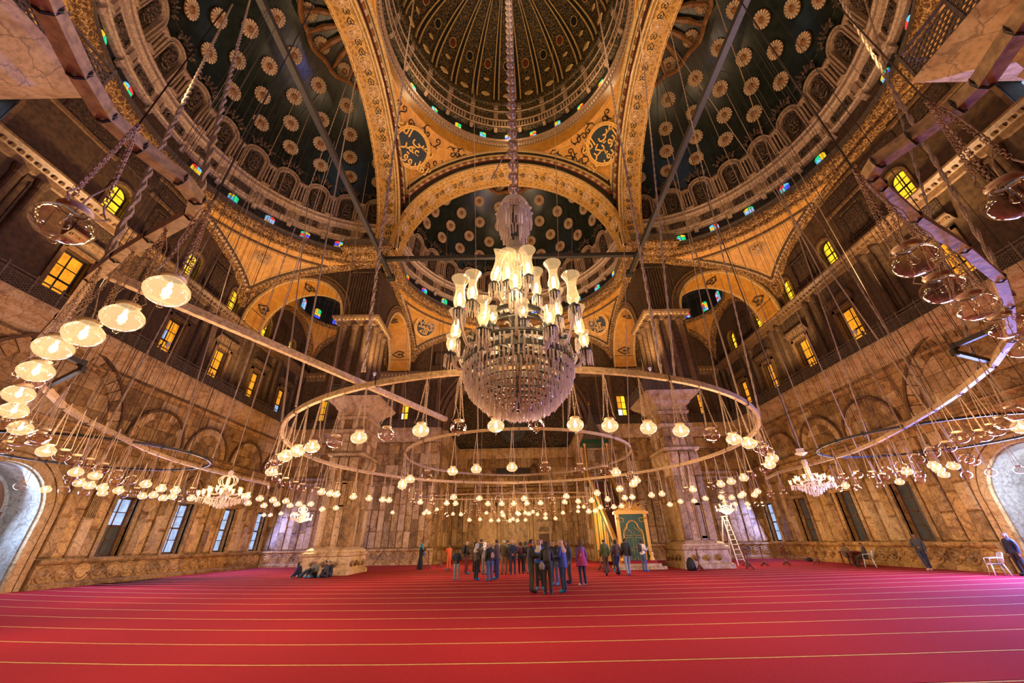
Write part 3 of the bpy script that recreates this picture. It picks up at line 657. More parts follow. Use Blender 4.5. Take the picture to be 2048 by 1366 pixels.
# ------------------------------------------------------------------ piers
FLUTE = MB()
for i in range(4):
    FLUTE.lathe([(.11, -.5), (.11, .5)], ((i-1.5)*.25, 0, 0), 8, PI, 2*PI)
FLUTE.box(-.5, .5, 0, .3, -.5, .5)
fluteme = clean(FLUTE.mesh('fluting', 'brown_wall'))
TXT = {(-1, 1): 'far left', (1, 1): 'far right', (-1, -1): 'near left', (1, -1): 'near right'}
def pier(sx, sy):
    far = sy > 0
    lab = {(-1, 1): 'clustered marble pier with seated people at its foot, left of the big chandelier', (1, 1): 'clustered marble pier beside the green and gilt pulpit door',
           (-1, -1): 'near pier whose marble cap juts into the upper left corner', (1, -1): 'near pier whose marble cap juts into the upper right corner'}[(sx, sy)]
    root = thing('pier', lab, 'pillar', (0, 0, 0), group=None)
    def B(ax, ay, bx, by, z0, z1, mat, name='core', mb=None):
        m = mb or MB(); x0, x1 = sorted((sx*ax, sx*bx)); y0, y1 = sorted((sy*ay, sy*by)); m.box(x0, x1, y0, y1, z0, z1)
        if not mb: obj(name, m, mat, root)
    def ringp(name, ax, ay, bx, by, prof, mat):
        m = MB(); x0, x1 = sorted((sx*ax, sx*bx)); y0, y1 = sorted((sy*ay, sy*by)); m.rect_sweep(x0, x1, y0, y1, prof); obj(name, m, mat, root)
    AX, AY, BX, BY = 10.45, 11.55, 12.45, 14.0
    if not far: AY, BY = 10.6, 13.4
    B(AX, AY, BX, BY, 0, 11, 'marble_pale', 'core')
    ringp('plinth', AX, AY, BX, BY, [(.5, 0), (.5, .22), (.42, .27), (.36, .3), (.34, .95), (.42, 1.0), (.44, 1.15), (.3, 1.22), (.3, 1.3), (.12, 1.42), (0, 1.44)], 'marble_pale')
    ringp('moulding', AX, AY, BX, BY, [(0, 6.85), (.2, 6.95), (.24, 7.1), (.1, 7.22), (0, 7.25)], 'marble_pale')
    ringp('moulding', AX, AY, BX, BY, [(0, 8.55), (.12, 8.62), (.14, 8.78), (0, 8.85)], 'marble_pale')
    ringp('capital', AX, AY, BX, BY, [(0, 9.5), (.12, 9.55), (.15, 9.7), (.05, 9.8), (.05, 10.05), (.25, 10.2), (.35, 10.4), (.66, 10.65), (.8, 10.8), (.92, 11.0), (0, 11.02)], 'marble_pale')
    # face pieces
    sdx = 'right' if sx > 0 else 'left'
    faces = [(sdx, AX, sy*AY, sy*BY), ('far' if far else 'near', AY, sx*AX, sx*BX)]
    if not far: faces.append(('far' if True else '', -BY, sx*AX, sx*BX))
    for side, d, u0, u1 in faces:
        u0, u1 = min(u0, u1), max(u0, u1); n = 4; w_ = (u1-u0)/n
        for i in range(n):
            a = u0+i*w_; z = 1.5
            prj = .16 if i in (0, 3) else .1 if i == 2 else .05
            for h in (2.2, 1.6, 1.5): 
                blk('panel', root, side, a+.03, a+w_-.03, z, z+h-.02, d-prj, d+.1, random.choice(('marble', 'marble_pale')), random.choice(('panel', 'block', 'fluted'))); z += h
            for z0, z1 in ((7.3, 7.9), (7.92, 8.5), (8.88, 9.45)): blk('block', root, side, a+.02, a+w_-.02, z0, z1, d-.07-.03*(i % 2), d+.1, random.choice(('marble', 'marble_pale')))
        for i in range(3):
            u = u0+(i+.5)*(u1-u0)/3; m = MB(); T = TM(side)
            m.extr([(d-.0, 6.0), (d-.14, 6.05), (d-.3, 6.35), (d-.34, 6.6), (d-.3, 6.8), (d, 6.8)], u-.28, u+.28, lambda p, q, h: T(h, p, q)); obj('bracket', m, 'marble_pale', root)
        k = int((u1-u0)/.6)
        for i in range(k):
            u = u0+(i+.5)*(u1-u0)/k; link('leaf_carving', leafme, root, TM(side)(u, d-.4, .42), (0, 0, FACE[side]), (.9, 1.6, 1))
        railing(root, side, u0-.8, u1+.8, d-.84, 11.02)
    # gallery stage
    GX, GY, HX, HY = 10.95, 10.85, 13.75, 13.7
    B(GX, GY, HX, HY, 11, 17.3, 'brown_wall', 'gallery_stage')
    ringp('cornice', GX, GY, HX, HY, [(0, 16.9), (.1, 17.0), (.16, 17.25), (.3, 17.35), (.42, 17.5), (.46, 17.66), (0, 17.7)], 'brown_lite')
    B(GX+.1, GY+.1, HX, HY, 17.6, 22.8, 'brown_wall', 'upper_stage')
    ringp('gilt_cornice', 10.9, 10.1 if far else 10.4, 13.2, 13.2, [(0, 22.4), (.12, 22.5), (.2, 22.75), (.5, 22.95), (.6, 23.2), (.78, 23.3), (1.0, 23.5), (1.02, 23.72), (0, 23.75)], 'gold_ornament')
    ringp('upper_railing', 10.9, 10.1 if far else 10.4, 13.2, 13.2, [(.9, 23.7), (.9, 24.5), (.85, 24.5), (.85, 23.7)], 'lattice')
    for side, d, u0, u1 in ((sdx, GX, sy*GY, sy*HY), ('far' if far else 'near', GY, sx*GX, sx*HX)):
        T = TM(side); u0, u1 = min(u0, u1), max(u0, u1)
        for i in range(3):
            u = u0+(i+.5)*(u1-u0)/3
            link('half_column', halfcol('brown_lite'), root, T(u, d, 14.0), None, (.55, .55, 5.8))
            link('fluting', fluteme, root, T(u, d+.1, 20.0), (0, 0, FACE[side]), (.95, .9, 4.4))
        dentils(root, side, u0-.3, u1+.3, 17.4, d-.3, .15, .18, .14, .3, 'gold_edge')
        dentils(root, side, u0-.6, u1+.6, 23.6, d-1.0 if side != sdx else d-.95, .12, .14, .1, .24, 'gold_edge')
        blk('carved_panel', root, side, u0+.1, u1-.1, 22.2, 22.6, d-.05, d+.2, 'brown_carved')
for sx in (-1, 1):
    for sy in (1, -1): pier(sx, sy)

# ------------------------------------------------------------------ vaults (the ceiling of the hall)
ceil = struct('ceiling', MB().box(-24, 24, -24, 24, 56, 56.2), 'brown_wall')
def vault_root(name, label): return link(name, None, kind='structure', label=label)
ROS = MB()
ROS.lathe([(0, .12), (.10, .14), (.14, .08), (.2, .06)], n=12, m=1)
for i in range(16):
    a = 2*PI*i/16; c, s = math.cos(a), math.sin(a); t = .075
    ROS.add([(c*.2-s*.03, s*.2+c*.03, .06), (c*.2+s*.03, s*.2-c*.03, .06), (c*.46+s*t, s*.46-c*t, .09), (c*.52, s*.52, .04), (c*.46-s*t, s*.46+c*t, .09)], [(0, 1, 2, 3, 4)], 0)
ROS.lathe([(.2, .03), (.5, .0)], n=16, m=1)
rosme = ROS.mesh('rosette', ['rosette_cream', 'rosette_core'])
FLW = MB(); FLW.lathe([(0, .06), (.12, .08), (.16, .03)], n=10)
for i in range(8):
    a = 2*PI*i/8; FLW.tube([(.14*math.cos(a), .14*math.sin(a), .03), (.36*math.cos(a), .36*math.sin(a), .05)], [.03, .05], 5)
FLW.lathe([(.42, 0), (.44, .05), (.5, .05), (.52, 0)], n=24); FLW.lathe([(.6, 0), (.61, .03), (.64, .03), (.65, 0)], n=24)
flowme = clean(FLW.mesh('flower_medallion', 'rosette_cream'))
HEART = MB(); HEART.tube([(0, -.3, 0), (.22, -.02, .02), (.14, .2, .02), (0, .1, .02), (-.14, .2, .02), (-.22, -.02, .02)], .045, 5, closed=True); HEART.lathe([(0, .06), (.07, .03), (.08, 0)], n=8)
heartme = HEART.mesh('painted_palmette', 'dark_relief')
def orient(n, up=(0, 0, 1)):
    z = Vector(n).normalized(); x = Vector(up).cross(z)
    if x.length < .01: x = Vector((1, 0, 0))
    x.normalize(); y = z.cross(x); return Matrix((x, y, z)).transposed().to_euler()
def main_arch(side, D, R, Z0=23.7):
    T = TM(side); root = vault_root('ceiling_arch', 'great gilded arch carrying the main dome, %s side' % side)
    rings = [(R, R+.22, D, 'gold_edge'), (R+.22, R+.8, D+.12, 'dark_band'), (R+.8, R+1.2, D+.05, 'maroon_paint'), (R+1.2, R+1.35, D-.12, 'gold_edge'), (R+1.35, R+1.75, D-.08, 'dark_band'), (R+1.75, R+1.95, D-.2, 'gold_edge')]
    lim = {}
    for ri, ro, d, m in rings:
        a0 = math.acos(min(1, (D+.1)/ri)) if ri > D+.1 else 0
        mb = MB(); arch_ring(mb, T, 0, Z0, ri, ro, d, D+.5, a0, PI-a0, 48); obj('arch_moulding', mb, m, root)
    so = MB(); arch_ring(so, T, 0, Z0, R, R+.3, D+.1, 11.6, 0, PI, 48); obj('arch_soffit', so, 'arch_band', root)
    for dd in (D+.25, 11.35):
        e = MB(); arch_ring(e, T, 0, Z0, R-.05, R+.05, dd, dd+.08, 0, PI, 48); obj('soffit_border', e, 'gold_edge', root)
    n = 58; a0 = math.acos(min(1, (D+.1)/(R+1)))
    for i in range(n):
        a = a0+(PI-2*a0)*(i+.5)/n; r = R+1.0
        if i % 2 == 0:
            mb = None
        link('dentil', unit('rosette_cream' if i % 2 else 'rosette_core'), root, T(r*math.cos(a), D-.02, Z0+r*math.sin(a)), ((0, -a+PI/2, 0) if side in ('far',) else (a-PI/2, 0, PI/2) if side == 'right' else (a-PI/2, 0, PI/2) if side == 'left' else (0, a, 0)), (.36 if side in ('far', 'near') else .36, .12, .26) if side in ('far', 'near') else (.36, .12, .26))
    dm = (D+11.4)/2
    for i in range(15):
        a = .1+(PI-.2)*i/14; p = T(R*math.cos(a), dm, Z0+R*math.sin(a)); c = T(0, dm, Z0); nrm = Vector(c)-Vector(p)
        e = orient(nrm, T(0, 1, 0)); link('flower_medallion', flowme, root, p, e, (.95, .95, .95))
        if i < 14:
            for k in (.33, .67):
                a2 = a+(PI-.2)/14*k; p2 = T(R*math.cos(a2), dm, Z0+R*math.sin(a2)); link('painted_palmette', heartme, root, p2, orient(Vector(c)-Vector(p2), T(math.sin(a2), 0, 0)), (1, 1, 1))
    return root
main_arch('far', 9.05, 9.9); main_arch('left', 9.6, 9.5); main_arch('right', 9.6, 9.5)
na = MB(); arch_ring(na, TM('near'), 0, 23.7, 9.5, 11.4, 9.6, 11.6, 0, PI, 32); obj('arch_soffit', na, 'arch_band', vault_root('ceiling_arch', 'great gilded arch carrying the main dome, near side'))

def stained(root, p, nrm, w_=.75, h=1.15, seed=0, white=False):
    """small round-headed stained window on a drum"""
    rnd = random.Random(seed); cols = ['stained_red', 'stained_green', 'stained_blue', 'stained_gold', 'stained_cyan', 'pane_sky']
    mb = MB()
    for i in range(2):
        for j in range(3):
            k = rnd.randrange(6) if not white else (5 if rnd.random() < .6 else rnd.randrange(6)); x0, z0 = (-w_/2+.03 if i == 0 else .02), -h/2+j*h*.27+.03
            mb.box(x0, x0+w_/2-.05, -.02, .02, z0, z0+h*.27-.05, k)
        a0 = 0 if i else PI/2; k = (3, 0, 1, 4)[(seed+i*2) % 4]
        rows = [(0, 0)]+[((w_/2-.03)*math.cos(a0+PI/2*q/5), (w_/2-.03)*.62*math.sin(a0+PI/2*q/5)) for q in range(6)]
        mb.extr([(x+(.02 if i else -.02), z+h*.33) for x, z in rows], -.02, .02, lambda a, b, c: (a, c, b), k)
    z = Vector(nrm).normalized(); x = Vector((0, 0, 1)).cross(z).normalized(); y = Vector((0, 0, 1))
    M_ = Matrix((x, -z, y)).transposed().to_euler()
    o = obj('stained_window', mb, cols, root, loc=p, rot=M_)
# niche arcade pieces, front towards -Y
NI = MB(); T0 = lambda u, d, z: (u, d, z)
for r0, r1, d in ((.62, .7, -.16), (.74, .8, -.1), (.84, .95, -.2)): arch_ring(NI, T0, 0, 1.9, r0, r1, d, .1, n=14)
for s in (-1, 1):
    for a, b, d in ((.62, .7, -.16), (.74, .8, -.1), (.84, .95, -.2)): NI.box(s*a, s*b, d, .1, .1, 1.9)
nicheme = clean(NI.mesh('niche_arch', 'plaster_edge'))
NO = MB(); NO.tube([(.36*math.cos(a), -.06, 1.35+.85*math.sin(a)) for a in [2*PI*i/20 for i in range(20)]], .07, 5, closed=True); 
for i in range(14): NO.tube([(.22*math.cos(i*2.4), -.05-.04*(i % 3), 1.35+.6*math.sin(i*2.4)), (.3*math.sin(i*1.7), -.1, 1.35+.5*math.cos(i*1.3))], [.05, .08], 5)
NO.box(-.25, .25, -.1, 0, 1.25, 1.3)
ovalme = NO.mesh('carved_cartouche', 'plaster_relief')
CP = MB()
for s in (-.13, .13): CP.lathe([(.12, 0), (.09, .08), (.075, .12), (.07, 1.5), (.1, 1.56), (.13, 1.7)], (s, 0, .1), 8)
CP.box(-.3, .3, -.15, .15, 1.8, 1.95); CP.box(-.32, .32, -.18, .15, 0, .12)
colme = CP.mesh('column_pair', 'plaster_edge')
CR = MB()
for i in range(9):
    a = PI*i/8; CR.tube([(.5*math.cos(a), -.05, .05+.3*math.sin(a)), (.85*math.cos(a)*(1 if i % 2 else .8), -.15, .1+.75*math.sin(a)*(1 if i % 2 else .8))], [.1, .05], 5)
for i in range(6): CR.lathe([(0, .12), (.1, .08), (.12, 0)], ((i-2.5)*.25, -.1, .2+.1*(i % 2)), 6)
crestme = CR.mesh('carved_crest', 'plaster_relief')
BAL = MB(); BAL.lathe([(.06, 0), (.1, .05), (.06, .12), (.13, .35), (.07, .55), (.1, .65), (.06, .7)], n=8)
balme = BAL.mesh('baluster', 'plaster_edge')
CORB = MB(); CORB.extr([(0, 0), (-.12, .02), (-.3, .3), (-.32, .42), (0, .42)], -.16, .16, lambda a, b, c: (c, a, b))
corbme = CORB.mesh('corbel', 'plaster_edge')
def semidome(side, du=11.2, R=10.9, n=13):
    T = TM(side); root = vault_root('ceiling_half_dome', 'dark half dome with gilt rosettes, %s side' % side)
    def pt(r, phi, z): return T(r*math.sin(phi), du+r*math.cos(phi), z)
    def rev(prof, mat, name, n_=52, a=PI/2+.02):
        mb = MB(); mb.grid([[pt(r, -a+2*a*i/n_, z) for r, z in prof] for i in range(n_+1)]); return obj(name, mb, mat, root)
    rev([(R+.05, 22.9), (R-.1, 22.95), (R-.12, 23.2), (R-.35, 23.35), (R-.45, 23.6), (R-.45, 23.75), (R+.3, 23.78)], 'gold_ornament', 'gilt_ring')
    rev([(R-.3, 23.75), (R-.3, 24.35), (R-.25, 24.35)], 'lattice', 'drum_railing')
    rev([(R+.2, 23.7), (R+.2, 25.5)], 'dark_band', 'drum')
    rev([(R+.2, 25.45), (R+.0, 25.5), (R-.1, 25.62), (R-.1, 25.7), (R-.2, 25.75), (R-.2, 26.5), (R-.32, 26.55), (R-.4, 26.75), (R-.55, 26.85), (R-.55, 26.98), (R-.4, 27.02), (R-.5, 27.15), (R-.62, 27.22), (R-.62, 27.3), (R-.3, 27.35)], 'plaster_edge', 'cornice')
    rev([(R-.3, 27.3), (R-.35, 28.5), (R-.62, 30.2), (R-.8, 30.7)], 'plaster_relief', 'niche_wall')
    dome = [(10.2*math.cos(a), 29.4+10.2*math.sin(a)) for a in [.1+(PI/2-.1)*i/16 for i in range(17)]]
    o = rev([(10.22, 29.9)]+dome, 'dome_green', 'dome_shell'); 
    for p in o.data.polygons: p.use_smooth = True
    for i in range(n):
        phi = -PI/2+PI*(i+.5)/n; zz = (Vector(T(0, du, 0))-Vector(pt(1, phi, 0))); ang = math.atan2(zz.y, zz.x)+PI/2
        stained(root, pt(R+.14, phi, 24.72), zz, seed=i*7+len(side), white=(i in (0, 12, 9)))
        link('niche_arch', nicheme, root, pt(R-.42, phi, 27.35), (-.1, 0, ang), (1, 1, 1)).rotation_euler = (.1, 0, ang)
        link('carved_cartouche', ovalme, root, pt(R-.42, phi, 27.4), (.1, 0, ang))
        link('carved_crest', crestme, root, pt(R-.85, phi, 30.15), (.2, 0, ang), (1.15, 1, 1.05))
        link('carved_panel', unit('plaster_relief', 'panel'), root, pt(R-.22, phi, 26.12), (0, 0, ang), (1.5, .2, .6))
    for i in range(n+1):
        phi = -PI/2+PI*i/n; zz = (Vector(T(0, du, 0))-Vector(pt(1, phi, 0))); ang = math.atan2(zz.y, zz.x)+PI/2
        link('column_pair', colme, root, pt(R-.55, phi, 27.32), (.06, 0, ang), (1, 1, 1.1))
        link('corbel', corbme, root, pt(R+.12, phi, 25.1), (0, 0, ang))
        link('carved_panel', unit('plaster_edge', 'panel'), root, pt(R-.24, phi, 26.12), (0, 0, ang), (.5, .2, .65))
    # rings of rosettes
    for el, cnt, off in ((.27, 12, 0), (.46, 11, .5), (.66, 10, 0), (.88, 8, .5), (1.12, 6, 0)):
        for i in range(cnt):
            phi = -PI/2+PI*(i+.5+off*0)/cnt
            r, z = 10.12*math.cos(el), 29.4+10.12*math.sin(el); p = pt(r, phi, z)
            c = Vector(T(0, du, 29.4)); nn = c-Vector(p)
            if el > .3 or True: link('rosette', rosme, root, tuple(Vector(p)+nn.normalized()*.05), orient(nn), (1.25, 1.25, 1.25))
    # shell-shaped canopy at the crown
    sh = MB()
    for i in range(9):
        a = -1.2+2.4*i/8; sh.tube([pt(.3, a, 39.2), pt(3.6, a, 38.7), pt(4.6, a, 37.9)], [.1, .25, .1], 6)
    sh.tube([pt(4.7, -1.5+3*i/30, 37.7+.25*math.cos(i*1.3)) for i in range(31)], .2, 6)
    obj('crown_shell', sh, 'rosette_core', root)
    # pendentives between ring, wall arch and corner arches
    for s in (-1, 1):
        rows = []; n_ = 28
        ZF = lambda rho: 18.95+4.0*math.sqrt(max(0, 2-(rho/R)**2))
        for i in range(n_+1):
            phi = PI/2*i/n_; sp, cp = math.sin(phi), math.cos(phi); k = R/max(sp, cp)
            rows.append([T(s*(k+(R-k)*j/8)*sp, du+(k+(R-k)*j/8)*cp, ZF(k+(R-k)*j/8)) for j in range(9)])
        mb = MB(); mb.grid(rows); obj('painted_pendentive', mb, 'orange_paint', root)
        def P2(x, y, lift=.06): return T(s*(x-lift*.7), du+y-lift*.7, ZF(math.hypot(x, y))-lift)
        def ring_pts(off, lift):
            a = math.asin(min(1, (R-off*.55)/(R+off))) ; lo = math.acos(min(1, (R-off*.55)/(R+off)))
            return [P2((R+off)*math.sin(q), (R+off)*math.cos(q), lift) for q in [lo+(a-lo)*i/24 for i in range(25)]]
        def edge_pts(off, lift, k):
            x0 = math.sqrt((R+off)**2-(R-off*.55)**2) if off else 0
            L = [(x0+(R-off*.55-x0)*i/24) for i in range(25)]
            return [P2(q, R-off*.55, lift) if k else P2(R-off*.55, q, lift) for q in L]
        for off, mat_, rad, nm in ((.0, 'gold_ornament', .32, 'gilt_border'), (.75, 'brown_wall', .10, 'dark_line'), (1.05, 'gold_edge', .05, 'gilt_line')):
            for k in (0, 1):
                m2 = MB(); m2.tube(edge_pts(off, .02, k), rad, 6); obj(nm, m2, mat_, root)
            if off: m2 = MB(); m2.tube(ring_pts(off*.8, .02), rad, 6); obj(nm, m2, mat_, root)
        for k in (0, 1):
            for i, q in enumerate(edge_pts(.42, .03, k)):
                link('dentil', unit('rosette_cream'), root, q, (.6, .6, 0), (.34, .2, .2)) if i % 1 == 0 else None
        p = T(s*8.75, du+8.9, 22.25); nn = Vector(T(0, du, 14.0))-Vector(p); link('flower_medallion', flowme, root, tuple(Vector(p)+nn.normalized()*.25), orient(nn), (.9, .9, .9))
    return root
for sd in ('left', 'right', 'far'): semidome(sd)
# medallions with gilt calligraphy
AR = {'ا': (0xFE8D, 0xFE8E), 'ب': (0xFE8F,), 'ح': (0xFEA1,), 'د': (0xFEA9, 0xFEAA), 'ر': (0xFEAD, 0xFEAE), 'س': (0xFEB1,), 'ص': (0xFEB9,), 'ض': (0xFEBD,), 'ع': (0xFEC9,), 'ف': (0xFED1,), 'ق': (0xFED5,), 'ك': (0xFED9,), 'ل': (0xFEDD,), 'م': (0xFEE1,), 'ن': (0xFEE5,), 'ه': (0xFEE9,), 'و': (0xFEED, 0xFEEE), 'ي': (0xFEF1,), 'ج': (0xFE9D,), 'ت': (0xFE95,), 'ى': (0xFEEF, 0xFEF0)}
def arabic(words):
    out = []
    for w_ in words.split(' '):
        s = ''; n = len(w_)
        for i, c in enumerate(w_):
            t = AR[c]; prev = i > 0 and len(AR[w_[i-1]]) == 1; nxt = i < n-1
            s += chr(t[1] if prev else t[0]) if len(t) == 2 else chr(t[0]+(3 if prev and nxt else 1 if prev else 2 if nxt else 0))
        out.append(s[::-1])
    return ' '.join(out[::-1])
def text_mesh(lines, size, mat, ext=.03, bold=.02):
    c = bpy.data.curves.new('lettering', 'FONT'); c.body = '\n'.join(lines); c.size = size; c.align_x = 'CENTER'; c.align_y = 'CENTER'; c.extrude = ext; c.offset = bold; c.space_line = .78; c.resolution_u = 2
    o = bpy.data.objects.new('lettering', c); C.objects.link(o); bpy.context.view_layer.update()
    me = bpy.data.meshes.new_from_object(o.evaluated_get(bpy.context.evaluated_depsgraph_get())); bpy.data.objects.remove(o)
    me.materials.clear(); me.materials.append(MATS[mat]); return me
def calligraphy(p, nrm, R, lines, root, size):
    e = orient(nrm); mb = MB(); mb.lathe([(0, 0), (R, 0)], n=40); o = obj('inscription_roundel', mb, 'medallion_dark', root, loc=p, rot=e)
    m2 = MB(); m2.lathe([(R, 0), (R+.03, .1), (R+.12, .1), (R+.14, .02), (R+.2, .02), (R+.22, .1), (R+.3, .1), (R+.32, 0)], n=40); obj('gilt_rim', m2, 'gold_leaf', root, loc=p, rot=e)
    q = Vector(p)+Vector(nrm).normalized()*.05
    link('lettering', text_mesh([arabic(l) for l in lines], size, 'gold_leaf'), root, q, e)
    return o
# main pendentives
tendrils = []
for q in range(3):
    tn = MB(); sg = 1 if q else -1
    tn.tube([(.32*(1-a/9)*math.cos(a), sg*.32*(1-a/9)*math.sin(a), .02) for a in [w_*.6 for w_ in range(12)]], .05, 4)
    tn.tube([(.32, 0, .02), (.55, -.28*sg, .02), (.5, -.6*sg, .02), (.2, -.75*sg, .02)], [.05, .07, .05, .03], 4); tn.tube([(.5, -.2*sg, .02), (.75, -.05*sg, .02)], [.07, .03], 4)
    tendrils.append(tn.mesh('painted_tendril', 'dark_band'))
def main_pend():
    root = vault_root('ceiling_pendentives', 'gilt pendentives under the main dome, with inscribed roundels')
    AXX, AYY = 9.75, 9.25
    for sx in (-1, 1):
        for sy in (-1, 1):
            rows = []; n_ = 28; RR = 9.5
            for i in range(n_+1):
                phi = PI/2*i/n_; sp, cp = math.sin(phi), math.cos(phi); k = RR/max(sp, cp)
                zf = lambda rho: 23.7+math.sqrt(max(0, 11.4**2-(rho*rho-RR*RR)))
                rows.append([(sx*(k+(RR-k)*j/8)*sp, sy*(k+(RR-k)*j/8)*cp, zf(k+(RR-k)*j/8)) for j in range(9)]+[(sx*RR*1.03*sp, sy*RR*1.0*cp, 36.8)])
            mb = MB(); mb.grid(rows); obj('gilt_pendentive', mb, 'orange_paint', root)
            # painted tendrils as low relief
            rp = Vector((sx*8.9, sy*6.97, 33.3))
            for i in range(3, n_-2, 1):
                for j in range(1, 8, 2):
                    P0 = Vector(rows[i][j]); nn = (Vector((0, 0, 23.7))-P0).normalized()
                    if (P0-rp).length < 2.0 or (Vector(rows[i][0])-P0).length < .35 or (P0-Vector(rows[i][8])).length < .5 or random.random() < .45: continue
                    link('painted_tendril', tendrils[(i+j) % 3], root, tuple(P0+nn*.05), orient(nn, (math.cos(i), math.sin(i), .3)), (.9, .9, .9))
            for edge in (0, n_):
                pass
            e1 = MB(); e1.tube([tuple(Vector(r[0])+(Vector((0, 0, 31))-Vector(r[0])).normalized()*.1) for r in rows], .12, 6); obj('gilt_border', e1, 'gold_edge', root)
            e2 = MB(); e2.tube([tuple(Vector(r[2])+(Vector((0, 0, 31))-Vector(r[2])).normalized()*.06) for r in rows[3:-3]], .04, 5); obj('gilt_line', e2, 'gold_leaf', root)
            e3 = MB(); e3.tube([tuple(Vector(r[6])+(Vector((0, 0, 31))-Vector(r[6])).normalized()*.06) for r in rows[3:-3]], .04, 5); obj('gilt_line', e3, 'gold_leaf', root)
    for sx, ls in ((-1, ['رضي الله', 'عمر', 'الفاروق عنه']), (1, ['رضي الله', 'ابو بكر', 'الصديق عنه'])):
        p = Vector((sx*8.9, 6.97, 33.3)); nn = (Vector((0, 0, 23.7))-p).normalized(); calligraphy(tuple(p+nn*.35), nn, 1.48, ls, root, 1.15)
    return root
main_pend()
fr_ = vault_root('ceiling_inscriptions', 'inscribed roundels on the pendentives of the far half dome')
for sx, ls in ((-1, ['رسول', 'محمد', 'الله']), (1, ['الله', 'جل', 'جلاله'])):
    p = Vector((sx*9.33, 19.88, 22.13)); nn = (Vector((0, 11.2, 13))-p).normalized(); calligraphy(tuple(p+nn*.3), nn, .98, ls, fr_, .74)
# main dome
def main_dome():
    root = vault_root('ceiling_main_dome', 'great ribbed dome above the hall, dark with gilt relief')
    def rev(prof, mat, name, n_=96, smooth=False):
        mb = MB(); mb.lathe(prof, (0, 0, 0), n_); return obj(name, mb, mat, root, smooth)
    rev([(10.3, 36.6), (10.0, 36.7), (9.9, 36.95), (9.95, 37.1), (9.75, 37.25), (9.7, 37.6), (9.9, 37.7), (9.8, 37.95), (9.65, 38.0), (9.65, 38.3), (10.3, 38.35)], 'plaster_edge', 'ring_cornice')
    rev([(10.3, 38.3), (10.3, 40.6)], 'dark_band', 'drum')
    rev([(10.3, 40.5), (10.1, 40.55), (9.95, 40.7), (9.95, 40.8), (10.2, 40.85), (10.2, 41.75), (9.9, 41.8), (9.85, 42.0), (10.1, 42.05), (10.1, 43.3), (9.9, 43.35), (9.8, 43.6), (9.75, 44.3), (9.55, 44.4), (9.5, 44.7), (9.8, 44.75)], 'dark_relief', 'gallery_band')
    for z in (40.75, 41.9, 43.45, 44.55): mb = MB(); mb.tube([(9.86*math.cos(a), 9.86*math.sin(a), z) for a in [2*PI*i/72 for i in range(72)]], .08, 5, closed=True); obj('gilt_band', mb, 'plaster_edge', root)
    dome = [(9.6*math.cos(a), 44.7+9.6*math.sin(a)) for a in [PI/2*i/14 for i in range(15)]]
    rev(dome, 'dark_relief', 'dome_shell', 72, True)
    NR = 24
    for i in range(NR):
        a = 2*PI*(i+.5)/NR; c, s = math.cos(a), math.sin(a)
        if math.sin(a) < -.35: continue
        mb = MB(); rows = []
        for j in range(13):
            e = PI/2*j/13; r, z = 9.55*math.cos(e), 44.7+9.55*math.sin(e); w_ = .34*max(.12, math.cos(e)); t = Vector((-s, c, 0)); P0 = Vector((r*c, r*s, z)); nn = (Vector((0, 0, 44.7))-P0).normalized()
            rows.append([tuple(P0+t*w_), tuple(P0+t*w_+nn*.22), tuple(P0+t*w_*.55+nn*.22), tuple(P0+t*w_*.55+nn*.1), tuple(P0-t*w_*.55+nn*.1), tuple(P0-t*w_*.55+nn*.22), tuple(P0-t*w_+nn*.22), tuple(P0-t*w_)])
        mb.grid(rows); obj('dome_rib', mb, 'gold_edge', root)
        mb = MB(); mb.grid([[rows[j][3], rows[j][4]] for j in range(13)]); mb.v = [tuple(Vector(v)+(Vector((0, 0, 44.7))-Vector(v)).normalized()*.02) for v in mb.v]; obj('rib_channel', mb, 'dark_band', root)
    for i in range(NR):
        a = 2*PI*i/NR
        if math.sin(a) < -.3: continue
        c, s = math.cos(a), math.sin(a)
        def at(e, lift=.08):
            P0 = Vector((9.55*math.cos(e)*c, 9.55*math.cos(e)*s, 44.7+9.55*math.sin(e))); nn = (Vector((0, 0, 44.7))-P0).normalized(); return P0+nn*lift, nn
        P0, nn = at(.52); mb = MB(); mb.lathe([(0, .05), (.33, .03)], n=20); mb.v = [(x, y*1.4, z) for x, y, z in mb.v]
        link('oval_medallion', mb.mesh('oval_medallion', 'maroon_paint' if i % 2 else 'dark_band'), root, P0, orient(nn))
        mb = MB(); mb.tube([(.38*math.cos(q), .53*math.sin(q), .05) for q in [2*PI*k/20 for k in range(20)]], .04, 5, closed=True)
        link('oval_rim', mb.mesh('oval_rim', 'gold_edge'), root, P0, orient(nn))
        for e, sc in ((.32, 1.0), (.09, 1.5)):
            P0, nn = at(e); mb = MB()
            for k in range(7): q = -1.1+2.2*k/6; mb.tube([(0, -.15, .02), (.34*math.sin(q), -.15+.34*math.cos(q), .08)], [.02, .055], 5)
            link('gilt_shell', mb.mesh('gilt_shell', 'gold_edge'), root, P0, orient(nn), (sc, sc, sc))
    for i in range(NR*2):
        a = 2*PI*i/(NR*2)
        if math.sin(a) < -.3: continue
        p = (10.16*math.cos(a), 10.16*math.sin(a), 39.4)
        if i % 2 == 0: stained(root, (10.24*math.cos(a), 10.24*math.sin(a), 39.35), (-math.cos(a), -math.sin(a), 0), .7, 1.2, i)
        else:
            link('pilaster', unit('plaster_edge'), root, (10.1*math.cos(a), 10.1*math.sin(a), 42.7), (0, 0, a-PI/2), (.5, .4, 1.4)); link('corbel', corbme, root, (10.15*math.cos(a), 10.15*math.sin(a), 40.1), (0, 0, a-PI/2))
            link('pilaster', unit('plaster_edge'), root, (9.85*math.cos(a), 9.85*math.sin(a), 44.0), (0, 0, a-PI/2), (.5, .3, .7))
